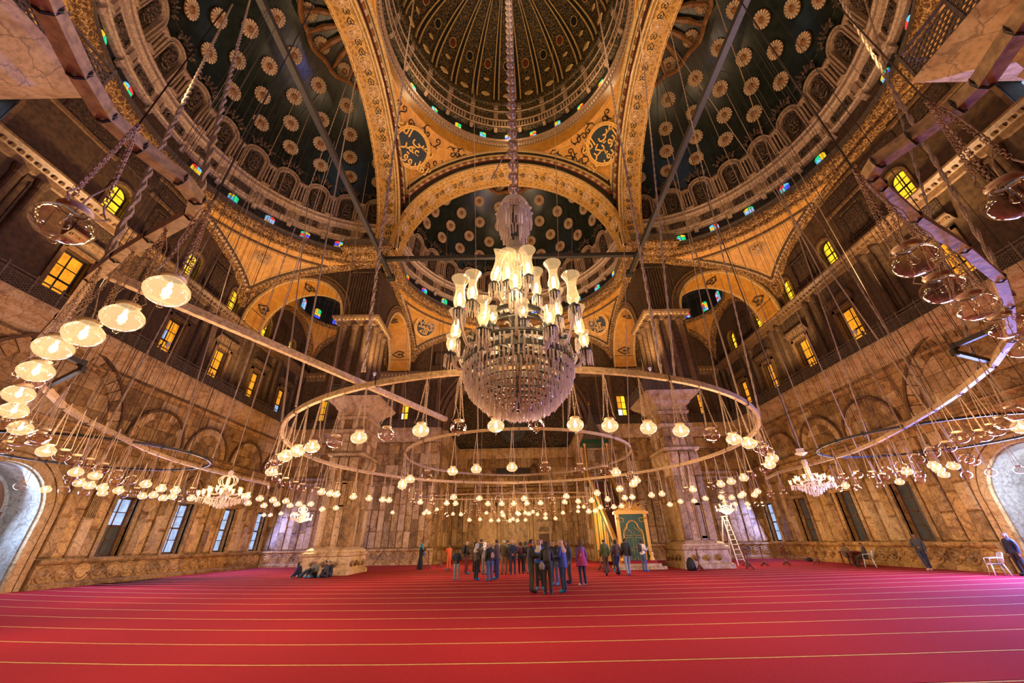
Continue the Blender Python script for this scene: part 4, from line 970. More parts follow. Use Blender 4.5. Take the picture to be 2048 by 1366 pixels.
    for i in range(200):
        a = 2*PI*i/200
        if math.sin(a) < -.25: continue
        if i % 8 == 0: continue
        link('baluster', balme, root, (9.98*math.cos(a), 9.98*math.sin(a), 40.95), None, (1, 1, 1.2))
    bead = MB()
    for i in range(220):
        a = 2*PI*i/220; bead.lathe([(.07, -.25), (.1, 0), (.06, .22)], (9.72*math.cos(a), 9.72*math.sin(a), 37.45), 5)
    obj('bead_moulding', bead, 'rosette_cream', root)['kind'] = 'stuff'
main_dome()
# corner bays: arches towards the middle bays, little domes
def corner(sx):
    root = vault_root('ceiling_corner_bay', 'small domed corner bay, %s' % ('left' if sx < 0 else 'right'))
    Tf = lambda u, d, z: (sx*u, d, z)       # arch plane y = const
    Ts = lambda u, d, z: (sx*d, u, z)       # arch plane x = const
    uc, r = 17.65, 3.9
    for T, c in ((Tf, uc), (Ts, uc)):
        far_ = T is Tf
        mb = MB(); slab(mb, T, 13.6, 22.1, 17.7, 30, 10.95, 13.1, [(c-r-.08, c+r+.08, 17.6, 17.7+r+.08, r+.08)]); obj('spandrel_wall', mb, 'brown_carved', root)
        for ri, ro, d, m in ((r-.04, r+.16, 10.82, 'gold_edge'), (r+.16, r+.5, 10.9, 'brown_lite'), (r+.6, r+.75, 10.85, 'brown_lite')):
            mb = MB(); arch_ring(mb, T, c, 17.7, ri, ro, d, d+.3, n=30); obj('arch_moulding', mb, m, root)
        so = MB(); arch_ring(so, T, c, 17.7, r-.06, r+.35, 10.97, 13.08, n=30); obj('arch_soffit', so, 'orange_paint', root)
        e = MB(); arch_ring(e, T, c, 17.7, r-.08, r+.1, 12.9, 13.15, n=30); obj('soffit_border', e, 'gold_edge', root)
        for a in (PI/2, .45, PI-.45):
            p = T(c+(r-.1)*math.cos(a), 12, 17.7+(r-.1)*math.sin(a)); q = T(c, 12, 17.7)
            link('painted_palmette', heartme, root, p, orient(Vector(q)-Vector(p), (0, 1, 0) if far_ else (1, 0, 0)), (1.6, 2.4, 1.5))
    # little dome
    dm = MB(); cx, cy = sx*17.7, 17.7
    dm.lathe([(3.9, 22.6), (3.75, 22.7), (3.7, 23.0), (3.9, 23.05)], (cx, cy, 0), 32); obj('gilt_ring', dm, 'gold_ornament', root)
    dm = MB(); dm.lathe([(3.9, 22.9), (3.9, 24.6)]+[(3.9*math.cos(a), 24.6+3.2*math.sin(a)) for a in [PI/2*i/8 for i in range(9)]], (cx, cy, 0), 32); obj('small_dome', dm, 'dark_band', root)
    for i in range(12):
        a = 2*PI*i/12; stained(root, (cx+3.84*math.cos(a), cy+3.84*math.sin(a), 23.8), (-math.cos(a), -math.sin(a), 0), .7, 1.1, i*3+1, white=(i % 3 == 0))
    for qx in (-1, 1):
        for qy in (-1, 1):
            rows = []; n_ = 18; RC = 4.2
            for i in range(n_+1):
                phi = PI/2*i/n_; sp, cp = math.sin(phi), math.cos(phi); k = RC/max(sp, cp)
                rows.append([(cx+qx*(k+(3.85-k)*t)*sp, cy+qy*(k+(3.85-k)*t)*cp, 18.6+4.0*math.sqrt(max(0, min(1, 2-((k+(RC-k)*t)/RC)**2)))) for t in (0, .2, .4, .6, .8, 1)])
            mb = MB(); mb.grid(rows); obj('painted_pendentive', mb, 'orange_paint', root)
            mb = MB(); mb.tube([tuple(Vector(r_[0])*1) for r_ in rows], .32, 6); obj('ribbed_border', mb, 'gold_ornament', root)
    return root
corner(-1); corner(1)
# iron tie bars between the piers
def tie(a, b, label):
    mb = MB(); mb.bar(a, b, .28, .32)
    for p in (a, b): mb.box(p[0]-.25, p[0]+.25, p[1]-.25, p[1]+.25, p[2]-.25, p[2]+.25)
    obj('tie_bar', mb, 'iron', None, label=label, category='beam')
tie((-10.6, 9.3, 22.35), (10.6, 9.3, 22.35), 'dark iron tie bar crossing the far arch behind the chandelier')
tie((-10.3, 11.2, 21.9), (-10.3, -11.2, 21.9), 'iron tie bar slanting up through the left great arch')
tie((10.3, 11.2, 21.9), (10.3, -11.2, 21.9), 'iron tie bar slanting up through the right great arch')
# ------------------------------------------------------------------ hanging lamps
for n_ in ('flame', 'bulb', 'pane_yellow', 'pane_orange', 'pane_dim', 'stained_red', 'stained_green', 'stained_blue', 'stained_gold', 'stained_cyan', 'lit_glass', 'shade_glass'):
    MATS[n_].cycles.emission_sampling = 'NONE'
LAMPS = {
 'inner': [(-4.64, 1.78, 3.7, 1), (-4.39, 0.94, 3.7, 1), (-3.86, -0.03, 3.7, 1), (-3.04, -0.95, 3.7, 0), (-2.04, -1.61, 3.7, 1), (-1.22, -1.94, 3.7, 1), (-0.05, -2.14, 3.7, 1), (1.02, -2.08, 3.7, 0), (2.2, -1.73, 3.7, 0), (3.17, -1.16, 3.7, 0), (3.62, -0.78, 3.7, 1), (4.4, 0.18, 3.7, 0), (4.94, 1.36, 3.7, 1), (5.14, 2.5, 3.7, 1), (4.96, 4.15, 3.7, 1), (4.2, 5.72, 3.7, 1), (2.79, 7.02, 3.7, 1), (2.01, 7.41, 3.7, 0), (0.54, 7.74, 3.7, 1), (-0.9, 7.63, 3.7, 0), (-1.91, 7.28, 3.7, 1), (-3.18, 6.41, 3.7, 1), (-4.02, 5.38, 3.7, 0), (-4.52, 4.28, 3.7, 0), (-4.75, 2.81, 3.7, 0)],
 'middle': [(-8.75, 1.68, 3.7, 0), (-8.71, 1.06, 3.7, 0), (-8.57, 0.09, 3.7, 0), (-8.31, -0.87, 3.7, 0), (-7.78, -2.16, 3.7, 1), (-7.24, -3.09, 3.7, 0), (-6.54, -4.01, 3.7, 0), (-6.09, -4.48, 3.7, 1), (-5.46, -5.06, 3.7, 1), (-4.88, -5.49, 3.7, 1), (-4.13, -5.96, 3.7, 0), (-3.44, -6.31, 3.7, 1), (-2.75, -6.58, 3.7, 0), (-1.94, -6.83, 3.7, 1), (-1.12, -6.99, 3.7, 0), (-0.34, -7.08, 3.7, 1), (0.49, -7.1, 3.7, 0), (1.3, -7.04, 3.7, 1), (2.04, -6.92, 3.7, 1), (2.92, -6.69, 3.7, 1), (3.73, -6.4, 3.7, 1), (4.61, -5.97, 3.7, 0), (5.37, -5.5, 3.7, 1), (6.02, -5, 3.7, 1), (6.58, -4.5, 3.7, 0), (7.1, -3.93, 3.7, 0), (7.86, -2.91, 3.7, 1), (8.47, -1.77, 3.7, 1), (8.77, -1.01, 3.7, 0), (9.15, 0.59, 3.7, 0), (9.22, 1.22, 3.7, 1), (9.24, 2.25, 3.7, 1), (9.18, 3.05, 3.7, 1), (9.06, 3.73, 3.7, 0), (8.72, 4.93, 3.7, 1), (8.57, 5.34, 3.7, 0), (7.84, 6.74, 3.7, 1), (7.46, 7.29, 3.7, 1), (6.67, 8.21, 3.7, 1), (6.33, 8.54, 3.7, 1), (5.49, 9.22, 3.7, 1), (4.65, 9.75, 3.7, 1), (3.89, 10.13, 3.7, 1), (3.1, 10.44, 3.7, 1), (2.37, 10.65, 3.7, 0), (1.63, 10.79, 3.7, 1), (0.77, 10.88, 3.7, 1), (-0.05, 10.9, 3.7, 1), (-0.81, 10.84, 3.7, 1), (-1.67, 10.69, 3.7, 1), (-2.45, 10.48, 3.7, 0), (-3.59, 10.04, 3.7, 1), (-4.09, 9.78, 3.7, 1), (-4.92, 9.27, 3.7, 0), (-5.47, 8.85, 3.7, 1), (-5.85, 8.52, 3.7, 0), (-6.86, 7.42, 3.7, 1), (-7.11, 7.08, 3.7, 1), (-7.58, 6.34, 3.7, 1), (-8.04, 5.4, 3.7, 1), (-8.42, 4.31, 3.7, 1), (-8.53, 3.89, 3.7, 1), (-8.65, 3.26, 3.7, 1), (-8.7, 2.83, 3.7, 0)],
 'left': [(-3.24, -12.7, 3.7, 0), (-3.18, -11.86, 3.7, 1), (-4, -11.42, 3.7, 1), (-4.72, -11.11, 3.7, 1), (-5.4, -10.79, 3.7, 1), (-6.69, -9.92, 3.7, 0), (-6.33, -10.15, 3.7, 1), (-7.52, -9.33, 3.7, 1), (-8.48, -8.58, 3.7, 1), (-9.19, -7.96, 3.7, 0), (-9.58, -7.54, 3.7, 1), (-10.64, -6.67, 3.7, 0), (-10.21, -6.7, 3.7, 0), (-9.86, -6.94, 3.7, 0), (-11.79, -6, 3.7, 0), (-11.25, -5.58, 3.7, 1), (-11.42, -5.06, 3.7, 0), (-11.76, -4.43, 3.7, 0), (-11.91, -3.93, 3.7, 0), (-12.19, -3.23, 3.7, 0), (-13.47, -2.74, 3.7, 1), (-14.44, -1.96, 3.7, 0), (-15.35, -1.04, 3.7, 0), (-15.59, -0.57, 3.7, 1), (-15.87, 0.07, 3.7, 1), (-13.54, -2.06, 3.7, 1), (-15.94, 0.64, 3.7, 1), (-17.51, 2.25, 3.7, 1), (-12.84, -2.08, 3.7, 0), (-13.97, -0.87, 3.7, 0), (-16.19, 1.57, 3.7, 1), (-17.21, 2.88, 3.7, 0), (-13.33, -1.03, 3.7, 0), (-15.85, 1.97, 3.7, 0), (-13.66, -0.05, 3.7, 1), (-16.94, 3.54, 3.7, 1), (-16.19, 3.25, 3.7, 1), (-14.15, 1.22, 3.7, 1), (-16.76, 4.46, 3.7, 1), (-14.11, 1.89, 3.7, 1), (-15.89, 3.93, 3.7, 1), (-16.26, 4.78, 3.7, 0), (-13.74, 2.3, 3.7, 0), (-15.57, 4.67, 3.7, 1), (-18.23, -0.12, 3.7, 0), (-18.44, 0.9, 3.7, 1), (-18.11, 1.28, 3.7, 0), (-18.03, 1.99, 3.7, 0), (-12.79, 4.47, 3.7, 1), (-14.63, 7.51, 3.7, 1), (-12.72, 5.42, 3.7, 1), (-12.52, 6.22, 3.7, 1), (-14.7, 9.11, 3.7, 1), (-13.52, 8.36, 3.7, 1), (-12.18, 6.83, 3.7, 1), (-13.33, 9.4, 3.7, 1), (-12.38, 8.59, 3.7, 1), (-11.76, 8.72, 3.7, 1), (-10.91, 10.2, 3.58, 1), (-11.73, 10.2, 3.54, 1)],
 'right': [(3.65, -12.78, 3.7, 0), (3.55, -12.11, 3.7, 0), (4.25, -11.67, 3.7, 0), (4.94, -11.33, 3.7, 0), (5.76, -10.9, 3.7, 0), (6.58, -10.35, 3.7, 0), (10.12, -7.27, 3.7, 0), (10.73, -6.55, 3.7, 0), (11.21, -5.94, 3.7, 0), (11.56, -5.37, 3.7, 0), (11.16, -5.21, 3.7, 0), (11.98, -4.1, 3.7, 0), (12.29, -3.35, 3.7, 0), (12.83, -2.32, 3.7, 0), (13.61, -0.89, 3.7, 0), (13.97, 0.1, 3.7, 0), (14.3, 1.1, 3.7, 0), (13.62, 1.02, 3.7, 0), (13.56, 1.67, 3.7, 0), (11.56, -6.17, 3.7, 1), (14.94, 0.32, 3.7, 1), (14.69, -0.97, 3.7, 1), (15.78, -0.03, 3.7, 1), (17.34, 1.32, 3.7, 1), (15.55, -0.79, 3.7, 1), (14.67, -2.06, 3.7, 0), (15.2, -1.75, 3.7, 0), (18.55, 1.59, 3.7, 0), (18.89, 1, 3.7, 0), (19.41, 0.47, 3.7, 0), (15.3, 1.74, 3.7, 0), (17.9, 4.94, 3.7, 0), (15.55, 1.24, 3.7, 0), (17.53, 3.5, 3.7, 1), (16.54, 1.49, 3.7, 0), (17.91, 2.92, 3.7, 0), (17.36, 5.64, 3.7, 0), (15.82, 4.47, 3.7, 1), (16.63, 5.94, 3.7, 0), (14.75, 7.43, 3.7, 0), (14.29, 7.84, 3.7, 0), (17.9, 14.87, 3.7, 0), (17.41, 14.77, 3.7, 0), (13.59, 8.23, 3.7, 1), (12.73, 6.42, 3.7, 1), (19.04, 18.78, 3.7, 1), (16.68, 14.62, 3.7, 1), (13.03, 8.66, 3.7, 1), (12.58, 7.56, 3.7, 1), (15.68, 14.41, 3.7, 1), (12.94, 9.47, 3.7, 1), (12.51, 9.4, 3.7, 0), (12.09, 9.04, 3.7, 1), (11.52, 9.8, 3.7, 1), (10.98, 10.2, 3.61, 1), (10.14, 10.2, 3.59, 1), (9.46, 10.2, 3.43, 1), (9.86, 13.59, 3.7, 0), (8.84, 12.99, 3.7, 0), (8.36, 14.08, 3.7, 0)],
 'niche': [(-9.93, 18.6, 3.84, 1), (-9.04, 18.6, 3.86, 0), (-8.07, 18.6, 3.96, 0), (-7.13, 17.57, 3.66, 1), (-7.25, 18.95, 3.93, 1), (-6.86, 18.16, 3.73, 1), (-6.45, 19.22, 4.05, 1), (-6.04, 19.32, 4.04, 0), (-6.16, 16.79, 3.63, 0), (-5.19, 16.56, 3.49, 0), (-5.26, 20.27, 3.75, 1), (-4.23, 17.67, 3.54, 1), (-3.83, 17.55, 3.64, 0), (-3.76, 20.98, 3.93, 0), (-2.91, 18.62, 3.73, 0), (-2.41, 20.26, 3.78, 1), (-1.85, 18.64, 3.82, 0), (-1.68, 19.38, 3.6, 0), (-3.5, 17.18, 3.11, 1), (-3.12, 19.36, 3.44, 0), (-2.96, 20.41, 3.3, 1), (-1.94, 18.85, 3.13, 1), (-1.37, 19.84, 3.17, 1), (-0.84, 19.52, 3.18, 0), (-0.9, 16.79, 3.37, 1), (-1.08, 19.91, 3.78, 1), (5.27, 19.16, 4.03, 1), (5.51, 17.86, 3.94, 1), (4.51, 10.9, 3.48, 0), (6.2, 10.9, 3.4, 1), (6.69, 10.9, 3.45, 1), (5.39, 20.39, 3.78, 1), (4.61, 10.9, 3.17, 1), (5.03, 10.9, 3.2, 1), (5.37, 10.9, 3.39, 1), (5.79, 10.9, 3.32, 0), (4.82, 20.64, 3.68, 0), (3.86, 18.28, 3.56, 1), (3.49, 20.1, 3.86, 0), (3.19, 18.5, 3.54, 0), (2.95, 20.71, 3.91, 0), (2.62, 20.45, 3.62, 1), (2.34, 16.94, 3.15, 1), (2.19, 17.11, 3.72, 0), (1.98, 17.48, 3.64, 0), (1.95, 20.84, 3.63, 1), (1.71, 18.46, 3.82, 0), (1.5, 19.32, 3.73, 1), (1.12, 17.85, 3.5, 1), (0.86, 18.78, 3.64, 1), (0.54, 18.24, 3.9, 0), (0.33, 18.08, 3.53, 1), (0.18, 19.13, 3.67, 1), (-0.31, 19.13, 4.01, 0), (-0.46, 20.57, 3.81, 0), (-0.43, 19.57, 3.11, 1), (-0.17, 20.68, 3.3, 1), (0.22, 20.35, 3.16, 1), (0.91, 20.96, 3.22, 1), (3.35, 19.52, 3.22, 1), (-17.98, 18.6, 3.86, 1), (-17, 18.6, 3.84, 1), (-18.31, 18.6, 3.65, 0), (-19, 18.6, 3.92, 1), (-20.37, 18.6, 3.83, 1), (-19.83, 18.6, 3.82, 1)],
}
def up_hit(p, d=(0, 0, 1)):
    bpy.context.view_layer.update() if not up_hit.done else None
    up_hit.done = True
    hit, loc, nrm, idx, ob, mt = SC.ray_cast(up_hit.dg, Vector(p), Vector(d).normalized())
    return loc if hit else None
up_hit.done = False; bpy.context.view_layer.update(); up_hit.dg = bpy.context.evaluated_depsgraph_get()
GP = [(.0, -.135), (.075, -.125), (.13, -.095), (.168, -.045), (.178, .0), (.165, .045), (.125, .09), (.085, .115), (.08, .135)]
def globe_mesh(mat, n): mb = MB(); mb.lathe(GP, n=n); return mb.mesh('globe', mat, True)
g_clear, g_lit = globe_mesh('clear_glass', 24), globe_mesh('lit_glass', 24)
rb = MB(); rb.lathe([(.08, .12), (.096, .135), (.104, .15), (.096, .162), (.084, .16), (.08, .13)], n=20); rimme = rb.mesh('rim', 'brass', True)
fb = MB(); fb.lathe([(0, -.185), (.02, -.175), (.028, -.155), (.015, -.14), (.03, -.13), (.0, -.125)], n=10); finme = fb.mesh('finial', 'clear_glass', True)
bb_ = MB(); bb_.lathe([(0, -.045), (.03, -.03), (.036, 0), (.022, .035), (.015, .05), (.015, .09), (0, .09)], n=10)
bulb_on, bulb_off = bb_.mesh('bulb', 'flame', True), bb_.mesh('bulb', 'clear_glass', True)
def chain_mesh(H, links):
    mb = MB(); a = Vector((.112, 0, .15)); b = Vector((.0, 0, H)); k = 15 if links else 1
    if not links: mb.tube([a, b], .008, 4); return mb.mesh('chain', 'rope')
    hook = [a+Vector((.0, 0, -.02)), a+Vector((.05, 0, .02)), a+Vector((.02, 0, .07)), a+Vector((0, 0, .12))]; mb.tube(hook, .007, 5)
    d = (b-a-Vector((0, 0, .12))); s = a+Vector((0, 0, .12)); L = d.length/(k*2); t = d.normalized(); x = t.cross(Vector((0, 1, 0))).normalized(); y = Vector((0, 1, 0))
    for i in range(k*2):
        c = s+d*(i+.5)/(k*2); u = x if i % 2 else y
        mb.tube([c+t*L*.62*math.cos(q)+u*.016*math.sin(q) for q in [2*PI*j/6 for j in range(6)]], .0055, 4, closed=True)
    return mb.mesh('chain', 'rope')
CH = {}
ORD = ['first', 'second', 'third', 'fourth', 'fifth', 'sixth', 'seventh', 'eighth', 'ninth', 'tenth', 'eleventh', 'twelfth', 'thirteenth', 'fourteenth', 'fifteenth', 'sixteenth', 'seventeenth', 'eighteenth', 'nineteenth', 'twentieth']
TENS = ['', '', 'twenty', 'thirty', 'forty', 'fifty', 'sixty']
def ordinal(i):
    if i < 20: return ORD[i]
    n = i+1; t, u = divmod(n, 10)
    return {2: 'twentieth', 3: 'thirtieth', 4: 'fortieth', 5: 'fiftieth', 6: 'sixtieth'}[t] if u == 0 else TENS[t]+'-'+ORD[u-1]
LR = [(-2.95, -13.9), (-3.18, -13.51), (-3.38, -13.1), (-3.5, -12.75), (-3.47, -12.45), (-3.36, -12.1), (-3.38, -11.85), (-3.6, -11.63), (-4.36, -11.29), (-5.1, -10.94), (-5.84, -10.54), (-7.34, -9.53), (-8.6, -8.75), (-9.6, -7.9), (-10.62, -6.96), (-11.89, -5.23), (-12.6, -3.9), (-13.2, -2.4), (-14.2, 0), (-14.8, 2.3), (-15.0, 4.5), (-15.1, 7), (-15, 9.5), (-16, 11.2)]
RR_ = [(3.7, -13.9), (3.89, -13.28), (4.03, -12.9), (4.03, -12.7), (3.9, -12.4), (3.79, -12.15), (3.84, -11.98), (4.05, -11.85), (4.86, -11.39), (6.04, -10.83), (7.29, -10.15), (8.3, -9.4), (9.8, -8.15), (10.87, -6.88), (12.0, -5.1), (12.8, -3.6), (13.8, -1.5), (14.8, .8), (15.5, 3.0), (15.7, 5.8), (15.6, 8.6), (16.4, 11.2)]
circ = lambda cx, cy, r, z, n: [(cx+r*math.cos(2*PI*i/n), cy+r*math.sin(2*PI*i/n), z) for i in range(n)]
RINGS_XY = [LR, RR_]+[[q[:2] for q in c_]+[c_[0][:2]] for c_ in (circ(.2, 2.8, 4.95, 0, 64), circ(.25, 1.9, 9.0, 0, 96), circ(-16.6, .6, 3.6, 0, 40), circ(16.6, .6, 3.6, 0, 40), [(8.2*math.cos(a), 19+2.3*math.sin(a), 0) for a in [2*PI*i/56 for i in range(56)]])]
def near_ring(x, y, key):
    for pl in RINGS_XY:
        for a, b in zip(pl, pl[1:]):
            A, B, P_ = Vector(a), Vector(b), Vector((x, y)); ab = B-A; t = max(0, min(1, (P_-A).dot(ab)/ab.length_squared))
            if (P_-(A+ab*t)).length < .12: return True
    return False
def hang_lamp(x, y, z, lit, label, group, ztop=4.88):
    key = None; on = near_ring(x, y, key); p = None
    if not on: p = up_hit((x, y, 5.3))
    near = (x**2+(y+14.69)**2) < 12.5**2; vnear = (x**2+(y+14.69)**2) < 8.2**2
    o = link('hanging_lamp', g_lit if lit else g_clear, None, (x, y, z), (random.uniform(-.03, .03), random.uniform(-.03, .03), random.uniform(0, 6)), label=label, category='lamp', group=group)
    link('rim', rimme, o)
    if p is not None:
        m = MB(); m.tube([(0, 0, ztop-z-.03), (0, 0, p.z-z+.03)], .008, 3, caps=False); wv = link('wire', m.mesh('wire', 'rope_dark'), o); o.rotation_euler = (0, 0, o.rotation_euler.z)
    H = round(ztop-z, 1)
    if lit: link('bulb', bulb_on, o)
    if near:
        if not lit: link('bulb', bulb_off, o)
        link('finial', finme, o)
        for k in range(3):
            if (H, True) not in CH: CH[(H, True)] = chain_mesh(H, True)
            link('chain', CH[(H, True)], o, None, (0, 0, 2*PI*k/3))
        if vnear:
            m = MB(); m.tube([(0, 0, .1), (.02, 0, .3), (.09, .03, H*.45), (.05, .05, H*.8), (0, 0, H-.02)], .006, 5); link('cable', m.mesh('cable', 'rope'), o)
    else:
        for k in range(3):
            if (H, False) not in CH: CH[(H, False)] = chain_mesh(H, False)
            link('chain', CH[(H, False)], o, None, (0, 0, 2*PI*k/3))
WHERE = {'inner': 'innermost ring', 'middle': 'large middle ring', 'left': 'left outer ring', 'right': 'right outer ring'}
for key, L in LAMPS.items():
    if key == 'niche': L = sorted(L)
    if key in ('left', 'right'): L = sorted(L, key=lambda l: (l[0]**2+(l[1]+14.69)**2))
    cnt = {0: 0, 1: 0}
    for (x, y, z, lit) in L:
        i = cnt[lit]; cnt[lit] += 1
        if key == 'niche': lab, gr = '%s small globe lamp, %s from the left before the prayer niche' % ('lit' if lit else 'unlit', ordinal(i)), ('lit lamps before the prayer niche' if lit else 'unlit lamps before the prayer niche')
        else:
            st = 'glowing' if lit else 'unlit clear'; way = 'nearest' if key in ('left', 'right') else 'counting anticlockwise'
            lab = ('%s glass globe lamp, %s nearest on the %s' % (st, ordinal(i), WHERE[key])) if key in ('left', 'right') else ('%s glass globe lamp, %s anticlockwise from the left on the %s' % (st, ordinal(i), WHERE[key]))
            gr = 'lamps on the '+WHERE[key]
        hang_lamp(x, y, z, lit, lab, gr, 4.88)
# rings that carry the lamps
def wood_ring(pts, label, closed=False, wd=.10, ht=.13, mat='wood_bar', width=(1, 1)):
    rows = []; P = [Vector(p) for p in pts]; k = len(P); mb = MB()
    for i, p in enumerate(P):
        t = (P[(i+1) % k]-P[i-1]) if closed else (P[min(i+1, k-1)]-P[max(i-1, 0)])
        t.normalize(); n_ = t.cross(Vector((0, 0, 1))).normalized()
        rows.append([tuple(p+n_*a*wd/2+Vector((0, 0, b*ht/2))) for a, b in ((-1, -1), (1, -1), (1, 1), (-1, 1))])
    mb.grid(rows, 0, cu=closed, cv=True)
    if not closed: mb.add(rows[0], [(0, 1, 2, 3)]); mb.add(rows[-1], [(3, 2, 1, 0)])
    me = mb.mesh('lamp_ring', mat); o = link('lamp_ring', clean(me), None, label=label, category='lamp ring', group='rings the lamps hang from')
    step = max(1, k//14)
    for i in range(0, k, step):
        m = MB(); m.tube([(.07*math.cos(q), 0, .09*math.sin(q)) for q in [2*PI*j/8 for j in range(8)]], .014, 5, closed=True)
        t = P[(i+1) % k]-P[i-1]; link('iron_loop', m.mesh('iron_loop', 'iron'), o, P[i], (0, 0, math.atan2(t.y, t.x)+PI/2))
    return o
circ = lambda cx, cy, r, z, n: [(cx+r*math.cos(2*PI*i/n), cy+r*math.sin(2*PI*i/n), z) for i in range(n)]
wood_ring(circ(.2, 2.8, 4.95, 4.95, 64), 'innermost circular wooden lamp ring, seen below the big chandelier', True, .07, .09)
wood_ring(circ(.25, 1.9, 9.0, 4.95, 96), 'large circular wooden lamp ring passing behind the big chandelier', True, .10, .13)
wood_ring([(x, y, 4.95) for x, y in LR], 'outer lamp ring on the left, bending sharply inward near the viewer', wd=.12, ht=.13)
wood_ring([(x, y, 4.95) for x, y in RR_], 'outer lamp ring on the right, bending sharply inward near the viewer', wd=.12, ht=.13)
wood_ring([(8.2*math.cos(a), 19+2.3*math.sin(a), 4.95) for a in [2*PI*i/56 for i in range(56)]], 'thin far oval lamp ring before the prayer niche', True, .07, .09)
for sx, lab in ((-1, 'small round lamp ring in the left side bay'), (1, 'small round lamp ring in the right side bay')):
    wood_ring(circ(sx*16.6, .6, 3.6, 4.95, 40), lab, True, .06, .08, 'iron')
def bar_thing(a, b, r, label, mat='wood_bar', name='strut'):
    mb = MB(); mb.bar(a, b, r, r*1.2); mb.lathe([(r*.9, -.06), (r*.9, .06)], b, 8); mb.lathe([(r*.9, -.06), (r*.9, .06)], a, 8)
    obj(name, mb, mat, None, label=label, category='strut')
bar_thing((-5.84, -10.5, 5.1), (-2.19, -2.94, 5.1), .11, 'long straight wooden strut running from the left outer ring towards the chandelier')
bar_thing((9.46, -7.45, 5.0), (10.81, -6.93, 5.0), .08, 'lower arm of the iron bracket on the right outer ring', 'iron', 'bracket_arm')
bar_thing((9.46, -7.5, 5.12), (9.48, -8.25, 5.12), .08, 'upper arm of the iron bracket on the right outer ring', 'iron', 'bracket_arm')
bar_thing((-9.2, -7.41, 5.0), (-10.87, -6.54, 5.0), .08, 'lower arm of the iron bracket on the left outer ring', 'iron', 'bracket_arm')
bar_thing((-9.2, -7.46, 5.12), (-9.17, -7.95, 5.12), .08, 'upper arm of the iron bracket on the left outer ring', 'iron', 'bracket_arm')
# ropes and chains from the vaults
ROPES = [((-3.32, -6.99, 5), (-6.56, -2.58, 36), .045, 'thick'), ((3.58, -6.4, 5), (6.58, -2.39, 36), .045, 'thick'), ((-3.56, -11.66, 5), (-10.5, -7.6, 20.4), .04, 'chain'), ((-6.01, -4.71, 5), (-11.12, .23, 33), .03, ''), ((-7.62, .28, 5), (-12.77, 7.9, 31), .025, ''),
 ((-1.19, -1.99, 5), (-2.98, 4.39, 37), .02, ''), ((1.74, -1.9, 5), (3.94, 2.43, 37), .02, ''), ((-7.17, -3.32, 5), (-17.0, 7.6, 27), .03, ''), ((3.88, -6.4, 5), (8.72, -3.42, 33), .03, 'thick'), ((6.35, -4.66, 5), (12.99, 5.32, 31), .03, ''),
 ((9.2, 1.63, 5), (12.6, 3.01, 33), .025, ''), ((12.9, -3.3, 5), (13.17, .23, 33), .025, ''), ((14.77, 1.1, 5), (12.8, -4.6, 33), .025, ''), ((8.11, -2.62, 5), (11.62, -1.86, 35), .03, 'thick'), ((11.12, -6.38, 5), (17.32, -6.3, 24), .04, 'chain'), ((8.19, -9.60, 5), (13.39, -8.2, 24), .04, 'chain'),
 ((-5.77, -10.54, 5), (-13.3, -6.2, 22), .05, 'chain'), ((-14.7, 1.9, 5), (-19.5, 5.2, 22.9), .03, ''), ((-12.9, -3.0, 5), (-19.98, 4.0, 24), .03, 'chain'), ((12.54, -3.85, 5), (19.43, 2.9, 24), .03, 'chain'), ((-13.07, 1.94, 5), (-13.02, 2.22, 38), .03, 'thick'), ((5.0, 1.8, 5), (10.22, 6.9, 33), .02, ''), ((-4.0, 5.5, 5), (-7.13, 17, 33), .02, ''), ((2.92, 7, 5), (7.2, 16.6, 34), .02, ''), ((-6.4, 8.1, 5), (-9.2, 8.3, 33), .02, ''),
 ((-15, 6, 5), (-16, 7, 31), .03, ''), ((15.6, 5, 5), (16, 5.5, 33), .03, ''), ((-8, 19, 5), (-8, 18.6, 30), .02, ''), ((8, 19, 5), (8, 18.6, 30), .02, ''), ((-3, 21.2, 5), (-3, 20.5, 32), .02, ''), ((3, 21.2, 5), (3, 20.5, 32), .02, ''), ((0, 16.7, 5), (0, 16.5, 37), .02, ''), ((13.3, 3.1, 5.2), (13.3, 3.1, 37.5), .02, ''), ((-13.35, 3.7, 5), (-13.35, 3.7, 37.5), .02, ''), ((-13.6, -1.5, 5), (-16.4, 2, 33), .025, ''), ((13.9, -1.3, 5), (17.2, 2.2, 33), .025, ''), ((-16.9, 4.2, 5), (-16.9, 4.2, 31), .025, ''), ((16.9, 4.2, 5), (16.9, 4.2, 31), .025, ''), ((-19.6, 2.4, 5), (-19.6, 2.4, 25), .02, ''), ((19.6, 2.4, 5), (19.6, 2.4, 25), .02, '')]
SIDE = lambda v: 'left' if v < 0 else 'right'
